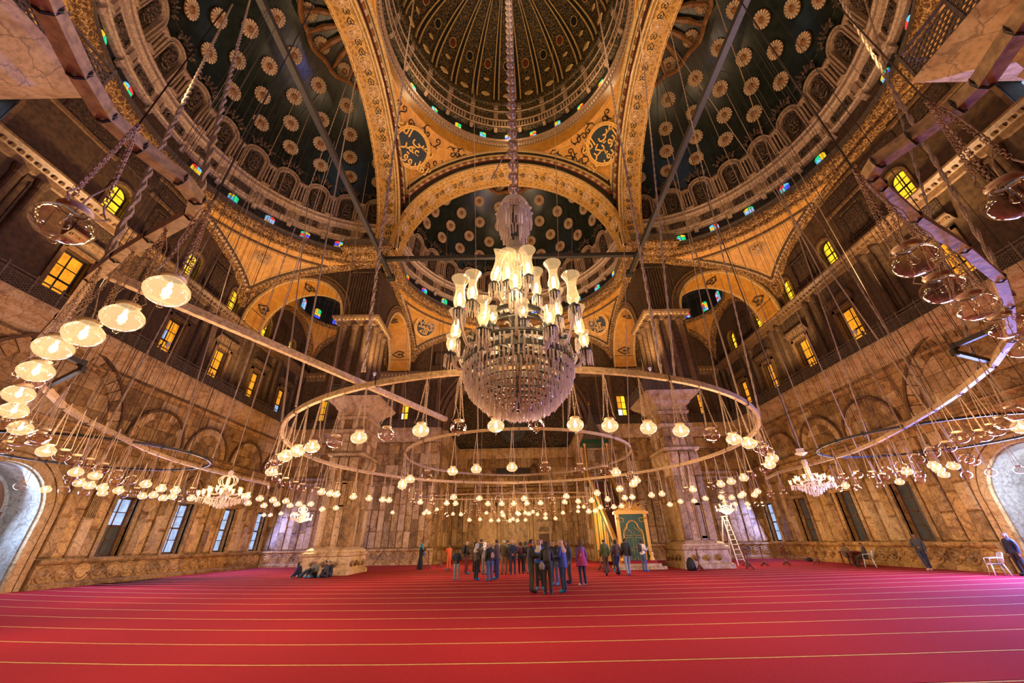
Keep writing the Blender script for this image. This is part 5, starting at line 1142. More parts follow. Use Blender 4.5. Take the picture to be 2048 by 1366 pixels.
for i, (a, b, r, kind) in enumerate(ROPES):
    a, b = Vector(a), Vector(b); h_ = up_hit(a+(b-a).normalized()*.4, b-a)
    if h_ is not None: b = h_
    mb = MB(); d = b-a; L = d.length
    if kind in ('thick', 'chain'):
        n = int(L/(.22 if kind == 'chain' else .16)); t = d.normalized(); x = t.cross(Vector((0, 1, 0))).normalized(); yv = t.cross(x)
        vs = []
        for s_ in (0, PI):
            mb.tube([a+d*j/n+(x*math.cos(j*1.2+s_)+yv*math.sin(j*1.2+s_))*r*.62 for j in range(n+1)], r*.62, 4)
        me = mb.mesh('rope', 'rope_dark' if False else 'rope')
    else:
        mb.tube([a, a+d*.5+Vector((0, 0, -.05)), b], r, 5); me = mb.mesh('rope', 'rope' if i % 2 else 'wood_bar')
    names = {'thick': 'thick twisted rope', 'chain': 'heavy twisted chain', '': 'thin hanging cord'}
    lab = '%s, %s from the left among the ropes, rising to the vaults' % (names[kind], ordinal(sorted(range(len(ROPES)), key=lambda q: ROPES[q][0][0]/(ROPES[q][0][1]+14.8)).index(i)))
    link('rope' if kind != 'chain' else 'chain', me, None, label=lab, category='rope', group='ropes and chains holding the rings')
# many thin wires that carry single lamps up to the vaults
wr = random.Random(5)
wires = MB()
for i in range(34):
    sx = wr.choice((-1, 1)); x, y = sx*wr.uniform(11.5, 20.5), wr.uniform(-5, 9)
    if i > 22: x, y = wr.uniform(-8, 8), wr.uniform(12, 20)
    wires.tube([(x, y, 5), (x, y, 23.5)], .011, 3, caps=False)
o = obj('hanging_wires', wires, 'rope_dark', None, label='countless thin dark wires dropping from the vaults to the lamps', category='wires'); o['kind'] = 'stuff'

# ------------------------------------------------------------------ big chandelier
def hurricane(mat='shade_glass', tulip=False):
    mb = MB(); p = [(.035, 0), (.06, .03), (.07, .09), (.055, .17), (.05, .24), (.062, .31), (.095, .37), (.105, .385)]
    if tulip: p = [(.03, 0), (.06, .05), (.08, .12), (.07, .2), (.09, .27)]
    mb.lathe(p, n=18); return mb.mesh('glass_shade', mat, True)
shade_me, tulip_me = hurricane(), hurricane(tulip=True)
fl_b = MB(); fl_b.lathe([(0, .06), (.02, .08), (.026, .12), (.018, .17), (0, .2)], n=8); flame_me = fl_b.mesh('bulb', 'flame', True)
def fringe(mb, r, z, n, L, w_=.022, jit=.02, rnd=random.Random(2)):
    for i in range(n):
        a = 2*PI*(i+rnd.uniform(-.2, .2))/n; l = L*rnd.uniform(.85, 1.12); rr = r+rnd.uniform(-jit, jit)*.5; x, y = rr*math.cos(a), rr*math.sin(a); q = a+rnd.uniform(-.6, .6)
        c, s = math.cos(q)*w_/2, math.sin(q)*w_/2; tx, ty = rnd.uniform(-.012, .012), rnd.uniform(-.012, .012)
        top = [(x+c*.3, y+s*.3, z), (x-s*.3, y+c*.3, z), (x-c*.3, y-s*.3, z), (x+s*.3, y-c*.3, z)]
        m1 = [(x+c, y+s, z-.02), (x-s, y+c, z-.02), (x-c, y-s, z-.02), (x+s, y-c, z-.02)]
        m2 = [(px+tx, py+ty, z-l) for px, py, _ in m1]; tip = [(x+tx, y+ty, z-l-.03)]
        mb.add(m1+m2+tip, [(0, 1, 2, 3), (0, 4, 5, 1), (1, 5, 6, 2), (2, 6, 7, 3), (3, 7, 4, 0), (4, 8, 5), (5, 8, 6), (6, 8, 7), (7, 8, 4)])
def S_arm(r0, z0, r1, z1, rad=.028):
    mb = MB(); pts = []
    for i in range(13):
        t = i/12; pts.append((r0+(r1-r0)*t, 0, z0+(z1-z0)*t*t-.16*math.sin(PI*t)*(1-.2*t)))
    mb.tube(pts, [rad*(1.1-.2*math.sin(PI*i/12)) for i in range(13)], 8)
    mb.tube([(r0+.1+.06*math.cos(q), 0, z0+.04+.06*math.sin(q)) for q in [PI*1.5*j/8 for j in range(9)]], .018, 6)
    return mb
def big_chandelier():
    t = thing('chandelier', 'huge crystal chandelier with glass hurricane shades hanging in the middle of the hall', 'chandelier', (.12, -8.9, 0))
    sh = MB(); sh.lathe([(0, 3.45), (.05, 3.5), (.05, 5.9), (.09, 6.0), (.09, 8.0), (0, 8.05)], n=12); obj('shaft', sh, 'silver_iron', t)
    for z in (4.55, 4.95, 5.3): m = MB(); m.lathe([(.05, z), (.13, z+.03), (.1, z+.12), (.16, z+.2), (.05, z+.3)], n=14); obj('shaft_knob', m, 'silver_iron', t)
    # crown
    m = MB(); m.lathe([(0, 8.2), (.12, 8.18), (.26, 8.1), (.33, 7.95), (.35, 7.8), (.3, 7.74), (.33, 7.7)], n=28); obj('crown_dish', m, 'crystal', t, True)
    m = MB()
    for i in range(14): a = 2*PI*i/14; m.lathe([(0, -.05), (.05, 0), (0, .05)], (.36*math.cos(a), .36*math.sin(a), 7.78), 6)
    obj('crystal_drops', m, 'crystal', t)['kind'] = 'stuff'
    for r, z, n, L in ((.36, 7.76, 34, .34), (.3, 7.7, 28, .5), (.24, 7.3, 22, .28), (.17, 7.0, 16, .35), (.2, 6.68, 18, .4), (.25, 6.5, 22, .45), (.26, 6.1, 22, .2), (.21, 5.8, 18, .3)):
        m = MB(); fringe(m, r, z, n, L, .03); obj('crystal_fringe', m, 'crystal', t)['kind'] = 'stuff'
    m = MB(); m.lathe([(.16, 6.9), (.18, 6.72), (.22, 6.7), (.27, 6.55), (.22, 6.5), (.12, 6.4)], n=20); obj('collar', m, 'crystal', t, True)
    m = MB(); m.lathe([(.06, 5.6), (.2, 5.66), (.23, 5.74), (.1, 5.8), (.08, 5.95)], n=20); obj('collar', m, 'silver_iron', t, True)
    # hoops
    for r, z, h in ((.86, 4.42, .05), (.9, 4.22, .04), (.84, 4.02, .03), (.52, 5.1, .04), (.5, 4.95, .03)):
        m = MB(); m.lathe([(r-.02, z-h), (r+.02, z-h), (r+.02, z+h), (r-.02, z+h), (r-.02, z-h)], n=48); obj('iron_hoop', m, 'silver_iron', t)
    for i in range(12):
        a = 2*PI*i/12; c, s = math.cos(a), math.sin(a); m = MB(); m.bar((.88*c, .88*s, 4.05), (.88*c, .88*s, 4.46), .03, .03); m.bar((.05*c, .05*s, 4.5), (.88*c, .88*s, 4.3), .02, .02)
        m.lathe([(.0, 0), (.04, .03), (.03, .07), (.045, .12), (0, .22)], (.88*c, .88*s, 4.46), 8); obj('hoop_post', m, 'silver_iron', t)
    # basket of crystal tiers
    for r, z, n, L in ((.92, 4.4, 60, .24), (.92, 4.16, 80, .2), (.87, 4.02, 78, .2), (.81, 3.9, 74, .2), (.74, 3.8, 68, .19), (.66, 3.71, 60, .18), (.57, 3.63, 52, .17), (.48, 3.57, 44, .16), (.38, 3.52, 34, .15), (.28, 3.48, 24, .15), (.18, 3.45, 14, .14), (.09, 3.43, 8, .13)):
        m = MB(); fringe(m, r, z, n, L, .034); obj('crystal_fringe', m, 'crystal', t)['kind'] = 'stuff'
        m = MB(); m.lathe([(r-.012, z), (r+.012, z), (r+.012, z+.02), (r-.012, z+.02), (r-.012, z)], n=40); obj('wire_hoop', m, 'silver_iron', t)
    def branch(a, r0, z0, r1, z1, me, lit=True, scale=1.0, tilt=0, frn=True):
        ar = obj('arm', S_arm(r0, z0, r1, z1), 'crystal', t, True, rot=(0, 0, a))
        c, s = math.cos(a), math.sin(a)
        m = MB(); m.lathe([(.02, -.12), (.05, -.06), (.03, -.02), (.09, 0), (.1, .03), (.03, .05), (.035, .1), (.0, .1)], n=12); obj('candle_cup', m, 'silver_iron', t, True, loc=(r1*c, r1*s, z1))
        if frn: m = MB(); fringe(m, .095, .01, 12, .22, .022); link('crystal_fringe', m.mesh('crystal_fringe', 'crystal'), t, (r1*c, r1*s, z1), kind='stuff')
        g = link('glass_shade', me, t, (r1*c, r1*s, z1+.08), (tilt, tilt*.6, 0), (scale,)*3)
        if lit: link('bulb', flame_me, g)
    for i in range(7): branch(2*PI*i/7+.2, .86, 4.38, 1.18, 4.86, shade_me, i % 4 != 2, 1.5)
    for i in range(7): branch(2*PI*i/7+.65, .86, 4.2, 1.14, 4.32, tulip_me, i % 3 != 1, 1.1)
    for i in range(6): branch(2*PI*i/6+.35, .5, 5.02, .84, 5.3, shade_me, i % 5 != 1, 1.5)
    for i in range(4): branch(2*PI*i/4+.5, .12, 5.5, .46, 5.74, shade_me, True, 1.5, tilt=(.5 if i == 2 else 0))
    for i in range(6): branch(2*PI*i/6+.7, .12, 4.9, .55, 4.75, tulip_me, True, 1.2)
    # lifting chain
    m = MB(); n = 90
    for i in range(n):
        z = 8.15+i*.2; q = [(0, 0), (PI/2, 0)][i % 2][0]
        m.tube([(.085*math.cos(w_)*math.cos(q), .085*math.cos(w_)*math.sin(q), z+.13*math.sin(w_)) for w_ in [2*PI*j/8 for j in range(8)]], .042, 5, closed=True)
    obj('lifting_chain', m, 'rope_pale', t)
    m = MB(); m.tube([(.09, 0, 8.3), (.12, .03, 9.5), (.1, 0, 12), (.14, 0, 26)], .014, 5); m.tube([(.05, 0, 10.2), (-.25, 0, 9.6), (-.5, .02, 8.9)], .014, 5); obj('cable', m, 'rope', t)
big_chandelier()
def small_chandelier(x, y, z, R, n, label, style):
    t = thing('chandelier', label, 'chandelier', (x, y, 0), group='small crystal chandeliers')
    m = MB(); m.lathe([(0, -.35*R), (.06, -.3*R), (.1, -.2*R), (.04, -.1*R), (.05, .3*R), (.16, .36*R), (.04, .42*R), (.05, .9*R), (.13, 1.15*R), (.05, 1.25*R)], (0, 0, z), 12); obj('shaft', m, 'crystal', t, True)
    if style:
        for rr, zz, L in ((.12, .9, .5), (.1, 1.3, .4), (.2, 1.75, .12)): m = MB(); fringe(m, rr*R, z+zz*R, 14, L*R, .03); obj('crystal_fringe', m, 'crystal', t)['kind'] = 'stuff'
        m = MB(); m.lathe([(.05, 0), (.3*R, .12*R), (.32*R, .16*R), (.2*R, .2*R), (.2*R, .4*R)], (0, 0, z+1.5*R), 14); obj('crown_dish', m, 'crystal', t)
    else:
        m = MB()
        for i in range(8): a = 2*PI*i/8; m.tube([((.1+.3*R*math.sin(q))*math.cos(a), (.1+.3*R*math.sin(q))*math.sin(a), z+.75*R+.25*R*math.cos(q)) for q in [PI*j/6 for j in range(7)]], .025, 6)
        obj('crown_scrolls', m, 'crystal', t)
    for i in range(n):
        a = 2*PI*i/n+.1; rr = R if i % 2 else R*.66; zz = z if i % 2 else z+.18*R
        obj('arm', S_arm(.05, z+.1 if i % 2 else z+.3, rr, zz, .022), 'crystal', t, True, rot=(0, 0, a))
        g = link('glass_shade', tulip_me, t, (rr*math.cos(a), rr*math.sin(a), zz+.02), None, (R*.95, R*.95, R*.95)); link('bulb', flame_me, g)
    m = MB()
    for r_, k in ((R, n*3), (R*.7, n*2)): fringe(m, r_, z-.02, k, .2*R, .022)
    for j in range(5): fringe(m, R*(.7-.14*j), z-.1*R-.09*R*j*(1 if style else .6), 30-4*j, .16*R, .022)
    obj('crystal_fringe', m, 'crystal', t)['kind'] = 'stuff'
    m = MB(); m.tube([(0, 0, z+1.2*R), (0, 0, (up_hit((x, y, z+3)) or Vector((0, 0, 30))).z)], .02, 5); obj('hanging_rod', m, 'rope_dark', t)
    light('POINT', 'chandelier_light', (x, y, z+.5), 40, WARM, .25)
small_chandelier(-13.35, 3.72, 3.6, .95, 16, 'scrolled crystal chandelier hanging before the left wall windows', 0)
small_chandelier(13.25, 3.09, 3.65, .8, 14, 'tall stemmed crystal chandelier hanging before the dark right wall windows', 1)
small_chandelier(-13.9, 12.1, 3.2, .62, 12, 'small crystal chandelier beside the left far pier', 0)
small_chandelier(14.3, 13.1, 3.35, .62, 12, 'small bright chandelier above the stepladder beside the right far pier', 1)
# floodlight housings on the gallery railings
for x, y, z, l in ((-9.7, 9.6, 12.05, 'small white floodlight on the left pier gallery'), (9.7, 9.6, 12.05, 'small white floodlight on the right pier gallery'), (-21.2, 5.6, 12.55, 'small white floodlight on the left wall gallery'), (21.2, 5.6, 12.55, 'small white floodlight on the right wall gallery')):
    m = MB(); m.lathe([(.05, 0), (.1, .05), (.13, .2), (.12, .22), (0, .2)], (0, 0, 0), 12); m.bar((0, 0, .05), (0, 0, -.2), .03, .03); obj('floodlight', m, 'white_plastic', None, loc=(x, y, z), label=l, category='floodlight', group='floodlights on the galleries')
# ------------------------------------------------------------------ people
def skinmat(n, c): 
    if n not in MATS: plain(n, c, .75, var=.12, scale=25, bmp=.1)
    return n
for n_, c_ in dict(skin=(.42, .22, .13), skin_dark=(.22, .11, .06), hair_black=(.015, .012, .01), hair_grey=(.3, .28, .26), hair_brown=(.07, .035, .015), navy=(.012, .018, .05), black=(.012, .012, .013), charcoal=(.035, .035, .04), jeans=(.05, .10, .19), jeans_lite=(.22, .29, .36), olive=(.08, .07, .035), olive_dark=(.035, .04, .025), khaki=(.22, .16, .09), brown=(.08, .045, .025), maroon=(.10, .015, .02), magenta=(.30, .02, .10), purple=(.10, .04, .16), blue=(.01, .10, .5), royal=(.02, .04, .22), grey=(.2, .19, .18), grey_lite=(.5, .48, .46), white=(.7, .68, .64), cream=(.6, .5, .38), pink_beige=(.42, .27, .20), teal=(.01, .28, .33), shoe_cover=(.02, .25, .45), green=(.07, .10, .03), orange=(.75, .12, .02), leopard=(.3, .24, .18), red=(.45, .03, .02), denim_dark=(.02, .035, .07)).items(): skinmat('c_'+n_, c_)
def limb_chain(P, v, e, par, pts):
    """pts: list of ((x,y,z), (rx,ry)); returns index of last"""
    for p, r in pts:
        v.append((Vector(p), r if isinstance(r, tuple) else (r, r))); e.append((par, len(v)-1)); par = len(v)-1
    return par
POSES = {}
def pose(name):
    """joint positions of a 1.70 m figure facing +Y"""
    J = dict(pel=(0, 0, .95), wai=(0, -.005, 1.08), che=(0, 0, 1.27), nck=(0, .0, 1.44), hd0=(0, .02, 1.50), hd1=(0, .03, 1.585), hd2=(0, .02, 1.655))
    for s, k in ((-1, 'L'), (1, 'R')):
        J['sh'+k] = (s*.165, 0, 1.375); J['el'+k] = (s*.215, -.03, 1.10); J['wr'+k] = (s*.215, .05, .86)
        J['hi'+k] = (s*.09, 0, .88); J['kn'+k] = (s*.10, .02, .49); J['an'+k] = (s*.105, -.02, .09); J['to'+k] = (s*.12, .14, .035)
    if name in ('fold', 'back'):
        y = .17 if name == 'fold' else -.16
        for s, k in ((-1, 'L'), (1, 'R')): J['el'+k] = (s*.25, -.02 if y > 0 else -.08, 1.12); J['wr'+k] = (s*.05, y, 1.0)
    if name == 'phone':
        for s, k in ((-1, 'L'), (1, 'R')): J['el'+k] = (s*.2, .13, 1.14); J['wr'+k] = (s*.07, .32, 1.34)
    if name == 'hold':
        J['elR'] = (.22, .03, 1.12); J['wrR'] = (.1, .27, 1.12); J['elL'] = (-.22, .03, 1.12); J['wrL'] = (-.08, .25, 1.08)
    if name == 'walk':
        J['knR'] = (.1, .16, .5); J['anR'] = (.1, .24, .09); J['toR'] = (.11, .40, .05); J['knL'] = (-.1, -.02, .49); J['anL'] = (-.1, -.26, .12); J['toL'] = (-.1, -.12, .03)
        J['elR'] = (.2, -.12, 1.12); J['wrR'] = (.2, -.1, .88); J['wrL'] = (-.2, .16, .9)
    if name == 'lean': 
        J['anR'] = (-.05, .15, .09); J['toR'] = (-.02, .3, .035); J['knR'] = (.03, .1, .48); J['wrR'] = (.02, .18, 1.05); J['elR'] = (.24, .04, 1.1)
    dz = 0
    if name.startswith('floor'):
        dz = -.83
        for s, k in ((-1, 'L'), (1, 'R')):
            if name == 'floor_knees': J['kn'+k] = (s*.12, .34, 1.28); J['an'+k] = (s*.12, .55, .93); J['to'+k] = (s*.12, .70, .875); J['el'+k] = (s*.24, .12, 1.15); J['wr'+k] = (s*.14, .36, 1.2)
            if name == 'floor_lean': J['kn'+k] = (s*.12, .38, 1.25); J['an'+k] = (s*.12, .62, .93); J['to'+k] = (s*.12, .78, .875); J['el'+k] = (s*.24, -.22, 1.1); J['wr'+k] = (s*.27, -.38, .9)
            if name == 'floor_cross': J['kn'+k] = (s*.34, .24, .98); J['an'+k] = (-s*.06, .32, .90); J['to'+k] = (-s*.18, .36, .88); J['el'+k] = (s*.23, .06, 1.13); J['wr'+k] = (s*.1, .24, 1.02)
        if name == 'floor_lean':
            for k in ('wai', 'che', 'nck', 'hd0', 'hd1', 'hd2', 'shL', 'shR'): x, y, z = J[k]; J[k] = (x, y-(z-.95)*.25, z)
        else:
            for k in ('wai', 'che', 'nck', 'hd0', 'hd1', 'hd2', 'shL', 'shR'): x, y, z = J[k]; J[k] = (x, y+(z-.95)*.18, z)
    if name == 'chair':
        dz = -.44
        for s, k in ((-1, 'L'), (1, 'R')): J['hi'+k] = (s*.09, 0, .92); J['kn'+k] = (s*.11, .42, .94); J['an'+k] = (s*.11, .44, .53); J['to'+k] = (s*.12, .6, .475); J['el'+k] = (s*.24, .02, 1.12); J['wr'+k] = (s*.1, .28, 1.02)
    return {k: Vector(v)+Vector((0, 0, dz)) for k, v in J.items()}
def body_mesh(pn, fem=False, stout=1.0):
    key = (pn, fem, stout)
    if key in POSES: return POSES[key]
    J = pose(pn); V = []; E = []; w = (1.0 if not fem else .9)*stout
    V.append((J['pel'], (.15*stout, .115*stout)))
    wai = limb_chain(None, V, E, 0, [(J['wai'], (.135*w, .105*w))]); che = limb_chain(None, V, E, wai, [(J['che'], (.165*w, .12*w))])
    nk = limb_chain(None, V, E, che, [(J['nck'], (.06, .06)), (J['hd0'], (.06, .065)), (J['hd1'], (.075, .095)), (J['hd2'], (.065, .08))])
    hd = nk-1; up = (J['hd2']-J['hd0']).normalized()
    limb_chain(None, V, E, hd, [(J['hd1']+Vector((0, .105, -.01)), .012)])
    reg = {}
    for s, k in ((-1, 'L'), (1, 'R')):
        limb_chain(None, V, E, hd, [(J['hd1']+Vector((s*.08, -.01, 0)), .012)])
        a = limb_chain(None, V, E, che, [(J['sh'+k], .062*w), ((J['sh'+k]+J['el'+k])/2, .05*w), (J['el'+k], .042*w), ((J['el'+k]+J['wr'+k])/2, .04*w), (J['wr'+k], .026)])
        d = (J['wr'+k]-J['el'+k]).normalized(); side = d.cross(Vector((0, 1, 0))) if abs(d.y) < .9 else d.cross(Vector((0, 0, 1))); side.normalize(); nrm = d.cross(side)
        pm = limb_chain(None, V, E, a, [(J['wr'+k]+d*.05, (.036, .018))])
        for q in range(4):
            o = side*(q-1.5)*.02; L = (.075, .085, .08, .062)[q]; b0 = J['wr'+k]+d*.085+o
            limb_chain(None, V, E, pm, [(b0, .0095), (b0+d*L*.5+nrm*.012, .009), (b0+d*L*.85+nrm*.035, .0075)])
        limb_chain(None, V, E, pm, [(J['wr'+k]+d*.05+side*.045+nrm*.01, .0105), (J['wr'+k]+d*.085+side*.06+nrm*.025, .009)])
        h = limb_chain(None, V, E, 0, [(J['hi'+k], (.09*stout, .095*stout)), ((J['hi'+k]*.5+J['kn'+k]*.5), .078*stout), (J['kn'+k], .057), ((J['kn'+k]*.6+J['an'+k]*.4), .056), (J['an'+k], .038), (J['an'+k]*.35+J['to'+k]*.65, (.042, .03)), (J['to'+k], (.038, .022))])
    me = bpy.data.meshes.new('body'); me.from_pydata([tuple(v) for v, _ in V], E, []); o = bpy.data.objects.new('body', me); C.objects.link(o)
    o.modifiers.new('skin', 'SKIN'); sk = me.skin_vertices[0].data
    for i, (_, r) in enumerate(V): sk[i].radius = r
    sk[0].use_root = True
    ss = o.modifiers.new('sub', 'SUBSURF'); ss.levels = 1; ss.render_levels = 1
    bpy.context.view_layer.update(); res = bpy.data.meshes.new_from_object(o.evaluated_get(bpy.context.evaluated_depsgraph_get()))
    bpy.data.objects.remove(o); res.polygons.foreach_set('use_smooth', [True]*len(res.polygons))
    # regions: nearest bone
    bones = [('torso', 'pel', 'che'), ('torso', 'che', 'nck'), ('head', 'hd0', 'hd2'), ('neck', 'nck', 'hd0')]
    for k in 'LR':
        bones += [('torso', 'che', 'sh'+k), ('arm', 'sh'+k, 'el'+k), ('arm', 'el'+k, 'wr'+k), ('hip', 'pel', 'hi'+k), ('leg', 'hi'+k, 'kn'+k), ('leg', 'kn'+k, 'an'+k), ('foot', 'an'+k, 'to'+k)]
    R = []
    for v in res.vertices:
        best = None
        for r, a, b in bones:
            A, B = J[a], J[b]; ab = B-A; t = max(0, min(1, (v.co-A).dot(ab)/max(ab.length_squared, 1e-9))); d = (v.co-(A+ab*t)).length
            if r == 'head': d -= .03
            if best is None or d < best[0]: best = (d, r, t, a)
        r = best[1]
        if r == 'arm' and best[3][:2] == 'el' and best[2] >= .985: r = 'hand'
        if r == 'torso' and best[3] == 'pel' and v.co.z < J['pel'].z+.03: r = 'hip'
        R.append(r)
    POSES[key] = (res, R, J); return POSES[key]
def shell(res, R, regs, off, mat, name, parent, cond=None, grow=0):
    keep = [p for p in res.polygons if sum(R[i] in regs for i in p.vertices) >= len(p.vertices)-grow and (cond is None or cond(p.center))]
    if not keep: return None
    idx = {}; vs = []; fs = []
    for p in keep:
        f = []
        for i in p.vertices:
            if i not in idx:
                idx[i] = len(vs); v = res.vertices[i]; vs.append(tuple(v.co+v.normal*off))
            f.append(idx[i])
        fs.append(tuple(f))
    mb = MB(); mb.add(vs, fs); me = mb.mesh(name, mat, True); return link(name, me, parent)
def person(label, x, y, rz, h, pn, top, legs, shoe='c_shoe_cover', head='short', hc='c_hair_black', fem=False, skin='c_skin', skirt=None, extra=(), stout=1.0, group=None, z=0):
    res, R, J = body_mesh(pn, fem, stout); s = h/1.70
    me = res.copy(); me.materials.clear(); me.materials.append(MATS[skin]); me.name = 'person'
    o = link('person', me, None, (x, y, z), (0, 0, rz), (s, s, s), label=label, category='person', group=group)
    low = J['pel'].z-.06
    shell(res, R, ('torso', 'arm', 'hip'), .024, top, 'jacket', o, lambda c: c.z > low or abs(c.x) > .19, 2)
    shell(res, R, ('hip', 'leg'), .012, legs, 'trousers', o, None, 2)
    shell(res, R, ('foot',), .02, shoe, 'shoes', o, None, 2)
    hd = J['hd1']
    if head in ('short', 'long', 'bun'):
        shell(res, R, ('head',), .014, hc, 'hair', o, lambda c: c.z > hd.z+.035 or (c.y < hd.y-.01 and c.z > hd.z-.05 and abs(c.x) < .2))
        if head != 'short':
            m = MB(); m.lathe([(0, .08), (.08, .06), (.09, 0), (.085, -.12), (.06, -.2), (0, -.22)], (hd.x, hd.y-.045, hd.z), 12); obj('long_hair', m, hc, o, True)
    elif head == 'bald': shell(res, R, ('head',), .008, hc, 'hair', o, lambda c: hd.z-.04 < c.z < hd.z+.03 and c.y < hd.y)
    elif head == 'cap': shell(res, R, ('head',), .022, hc, 'cap', o, lambda c: c.z > hd.z+.02)
    elif head == 'hijab':
        shell(res, R, ('head', 'neck'), .026, hc, 'headscarf', o, lambda c: not (c.y > hd.y+.045 and hd.z-.08 < c.z < hd.z+.05))
        m = MB(); m.lathe([(.075, .0), (.09, -.04), (.13, -.12), (.18, -.19), (.15, -.26)], (J['nck'].x, J['nck'].y, J['nck'].z+.06), 16); obj('scarf_drape', m, hc, o, True)
    m = MB()
    for s_ in (-1, 1): m.lathe([(0, -.009), (.011, 0), (0, .009)], (hd.x+s_*.032, hd.y+.088, hd.z+.015), 6)
    obj('eyes', m, 'c_black', o); m = MB(); m.box(hd.x-.022, hd.x+.022, hd.y+.088, hd.y+.098, hd.z-.052, hd.z-.044); obj('mouth', m, 'c_maroon', o)
    if skirt:
        mat, z0, z1, r0, r1 = skirt; n = 20; rows = []
        for i in range(n):
            a = 2*PI*i/n; rows.append([(r*math.cos(a), r*.78*math.sin(a)*(1+.03*math.sin(a*5)), z_) for r, z_ in ((r0*.95, z0), (r0, (z0*.7+z1*.3)), (r1, z1+.02), (r1*.97, z1))])
        m = MB(); m.grid(rows, cu=True); obj('skirt', m, mat, o, True)
    for e in extra:
        m = MB()
        if e[0] == 'backpack':
            m.lathe([(0, -.2), (.11, -.19), (.14, -.1), (.13, .1), (.09, .19), (0, .2)], (0, 0, 0), 14); bp_ = obj('backpack', m, e[1], o, True, loc=(0, -.2, 1.22)); bp_.scale = (1, .6, 1)
            m = MB()
            for s_ in (-1, 1): m.tube([(s_*.1, -.15, 1.38), (s_*.12, -.02, 1.45), (s_*.12, .12, 1.34), (s_*.13, .1, 1.15), (s_*.14, -.1, 1.08)], .014, 5)
            obj('strap', m, e[1], o)
        if e[0] == 'bag':
            m.lathe([(0, -.13), (.09, -.12), (.11, 0), (.06, .1), (.02, .14)], (0, 0, 0), 12); b = obj('bag', m, e[1], o, True, loc=e[2]); b.scale = (1, .6, 1)
        if e[0] == 'strap': m.tube([(.12, .02, 1.44), (0, .13, 1.25), (-.17, .06, .98), (-.1, -.12, 1.1), (.1, -.1, 1.4)], .014, 5, closed=True); obj('bag_strap', m, e[1], o)
        if e[0] == 'phone': wr = (J['wrL']+J['wrR'])/2+Vector((0, .09, .07)); m.box(wr.x-.04, wr.x+.04, wr.y-.005, wr.y+.005, wr.z-.07, wr.z+.07); obj('phone', m, 'c_black', o)
        if e[0] == 'paper': wr = J['wrR']+Vector((-.05, .1, .06)); m.box(wr.x-.12, wr.x+.12, wr.y-.005, wr.y+.005, wr.z-.08, wr.z+.08); obj('leaflet', m, 'c_cream', o)
        if e[0] == 'collar': m.lathe([(.07, 0), (.1, .02), (.1, .06), (.08, .07)], (0, 0, J['nck'].z-.03), 14); obj('collar', m, e[1], o)
    return o
Rr = math.radians
# pair and group in front, right of centre
person('man in black jacket and dark trousers standing left in the nearest group', .56, 1.0, Rr(-75), 1.70, 'hold', 'c_black', 'c_olive_dark', 'c_black', 'short', 'c_hair_black', skin='c_skin_dark', extra=(('collar', 'c_red'),))
person('woman with white headscarf and bright blue top facing the viewer', .9, 1.75, Rr(175), 1.66, 'hold', 'c_blue', 'c_black', 'c_shoe_cover', 'hijab', 'c_cream', True)
person('person in black puffer jacket with a black backpack, seen from behind', 1.1, .5, Rr(0), 1.60, 'hold', 'c_black', 'c_black', 'c_shoe_cover', 'hijab', 'c_black', True, extra=(('backpack', 'c_charcoal'), ('bag', 'c_grey', (-.2, -.12, .9))))
person('woman in navy and blue top with beige pink headscarf, nearest group right', 1.68, .85, Rr(60), 1.66, 'hold', 'c_royal', 'c_navy', 'c_shoe_cover', 'hijab', 'c_pink_beige', True, stout=1.12, skirt=('c_royal', 1.12, .78, .19, .22))
person('person in dark coat and jeans half hidden behind the nearest group', 1.6, 3.3, Rr(150), 1.64, 'stand', 'c_black', 'c_jeans', 'c_shoe_cover', 'short')
person('woman in dark coat carrying a white plastic bag beside the nearest group', 2.3, 4.05, Rr(100), 1.62, 'stand', 'c_charcoal', 'c_brown', 'c_black', 'long', 'c_hair_brown', True, extra=(('bag', 'c_white', (.24, .12, .74)),))
person('tall man in dark jacket behind the woman with white headscarf', 1.25, 5.8, Rr(170), 1.74, 'stand', 'c_charcoal', 'c_black', 'c_black', 'short')
person('woman in magenta and purple tunic with a cream crossbody strap', 2.68, 2.95, Rr(20), 1.62, 'stand', 'c_purple', 'c_navy', 'c_white', 'bun', 'c_hair_brown', True, skirt=('c_magenta', 1.3, .72, .17, .27), extra=(('strap', 'c_cream'),))
# the crowd left of centre
person('boy in dark jacket and pale jeans standing with folded hands', -2.86, 6.45, Rr(172), 1.34, 'fold', 'c_navy', 'c_jeans_lite', 'c_shoe_cover', 'short', skin='c_skin_dark')
person('child in orange clothes behind the boy with folded hands', -4.5, 14.5, Rr(40), 1.5, 'phone', 'c_orange', 'c_orange', 'c_shoe_cover', 'short', 'c_hair_brown')
person('bald man in black jacket and dark red trousers with backpack', -2.84, 10.3, Rr(-60), 1.7, 'fold', 'c_black', 'c_maroon', 'c_shoe_cover', 'bald', 'c_hair_grey', extra=(('backpack', 'c_black'),))
person('woman in olive jacket and white cap holding up a phone', -1.89, 6.3, Rr(-50), 1.58, 'phone', 'c_olive', 'c_black', 'c_shoe_cover', 'hijab', 'c_grey_lite', True, extra=(('phone',),))
person('woman in grey sweater with red and white headscarf', -1.75, 9.6, Rr(-30), 1.62, 'hold', 'c_grey', 'c_grey', 'c_shoe_cover', 'hijab', 'c_white', True)
person('woman in black jacket, white knitted hat and blue jeans, bag on her back', -1.22, 5.9, Rr(30), 1.58, 'stand', 'c_black', 'c_jeans', 'c_shoe_cover', 'cap', 'c_cream', True, extra=(('bag', 'c_pink_beige', (.05, -.2, 1.12)),))
person('man in brown grey jacket standing beside the woman in white hat', -.92, 6.6, Rr(70), 1.72, 'stand', 'c_brown', 'c_denim_dark', 'c_shoe_cover', 'short')
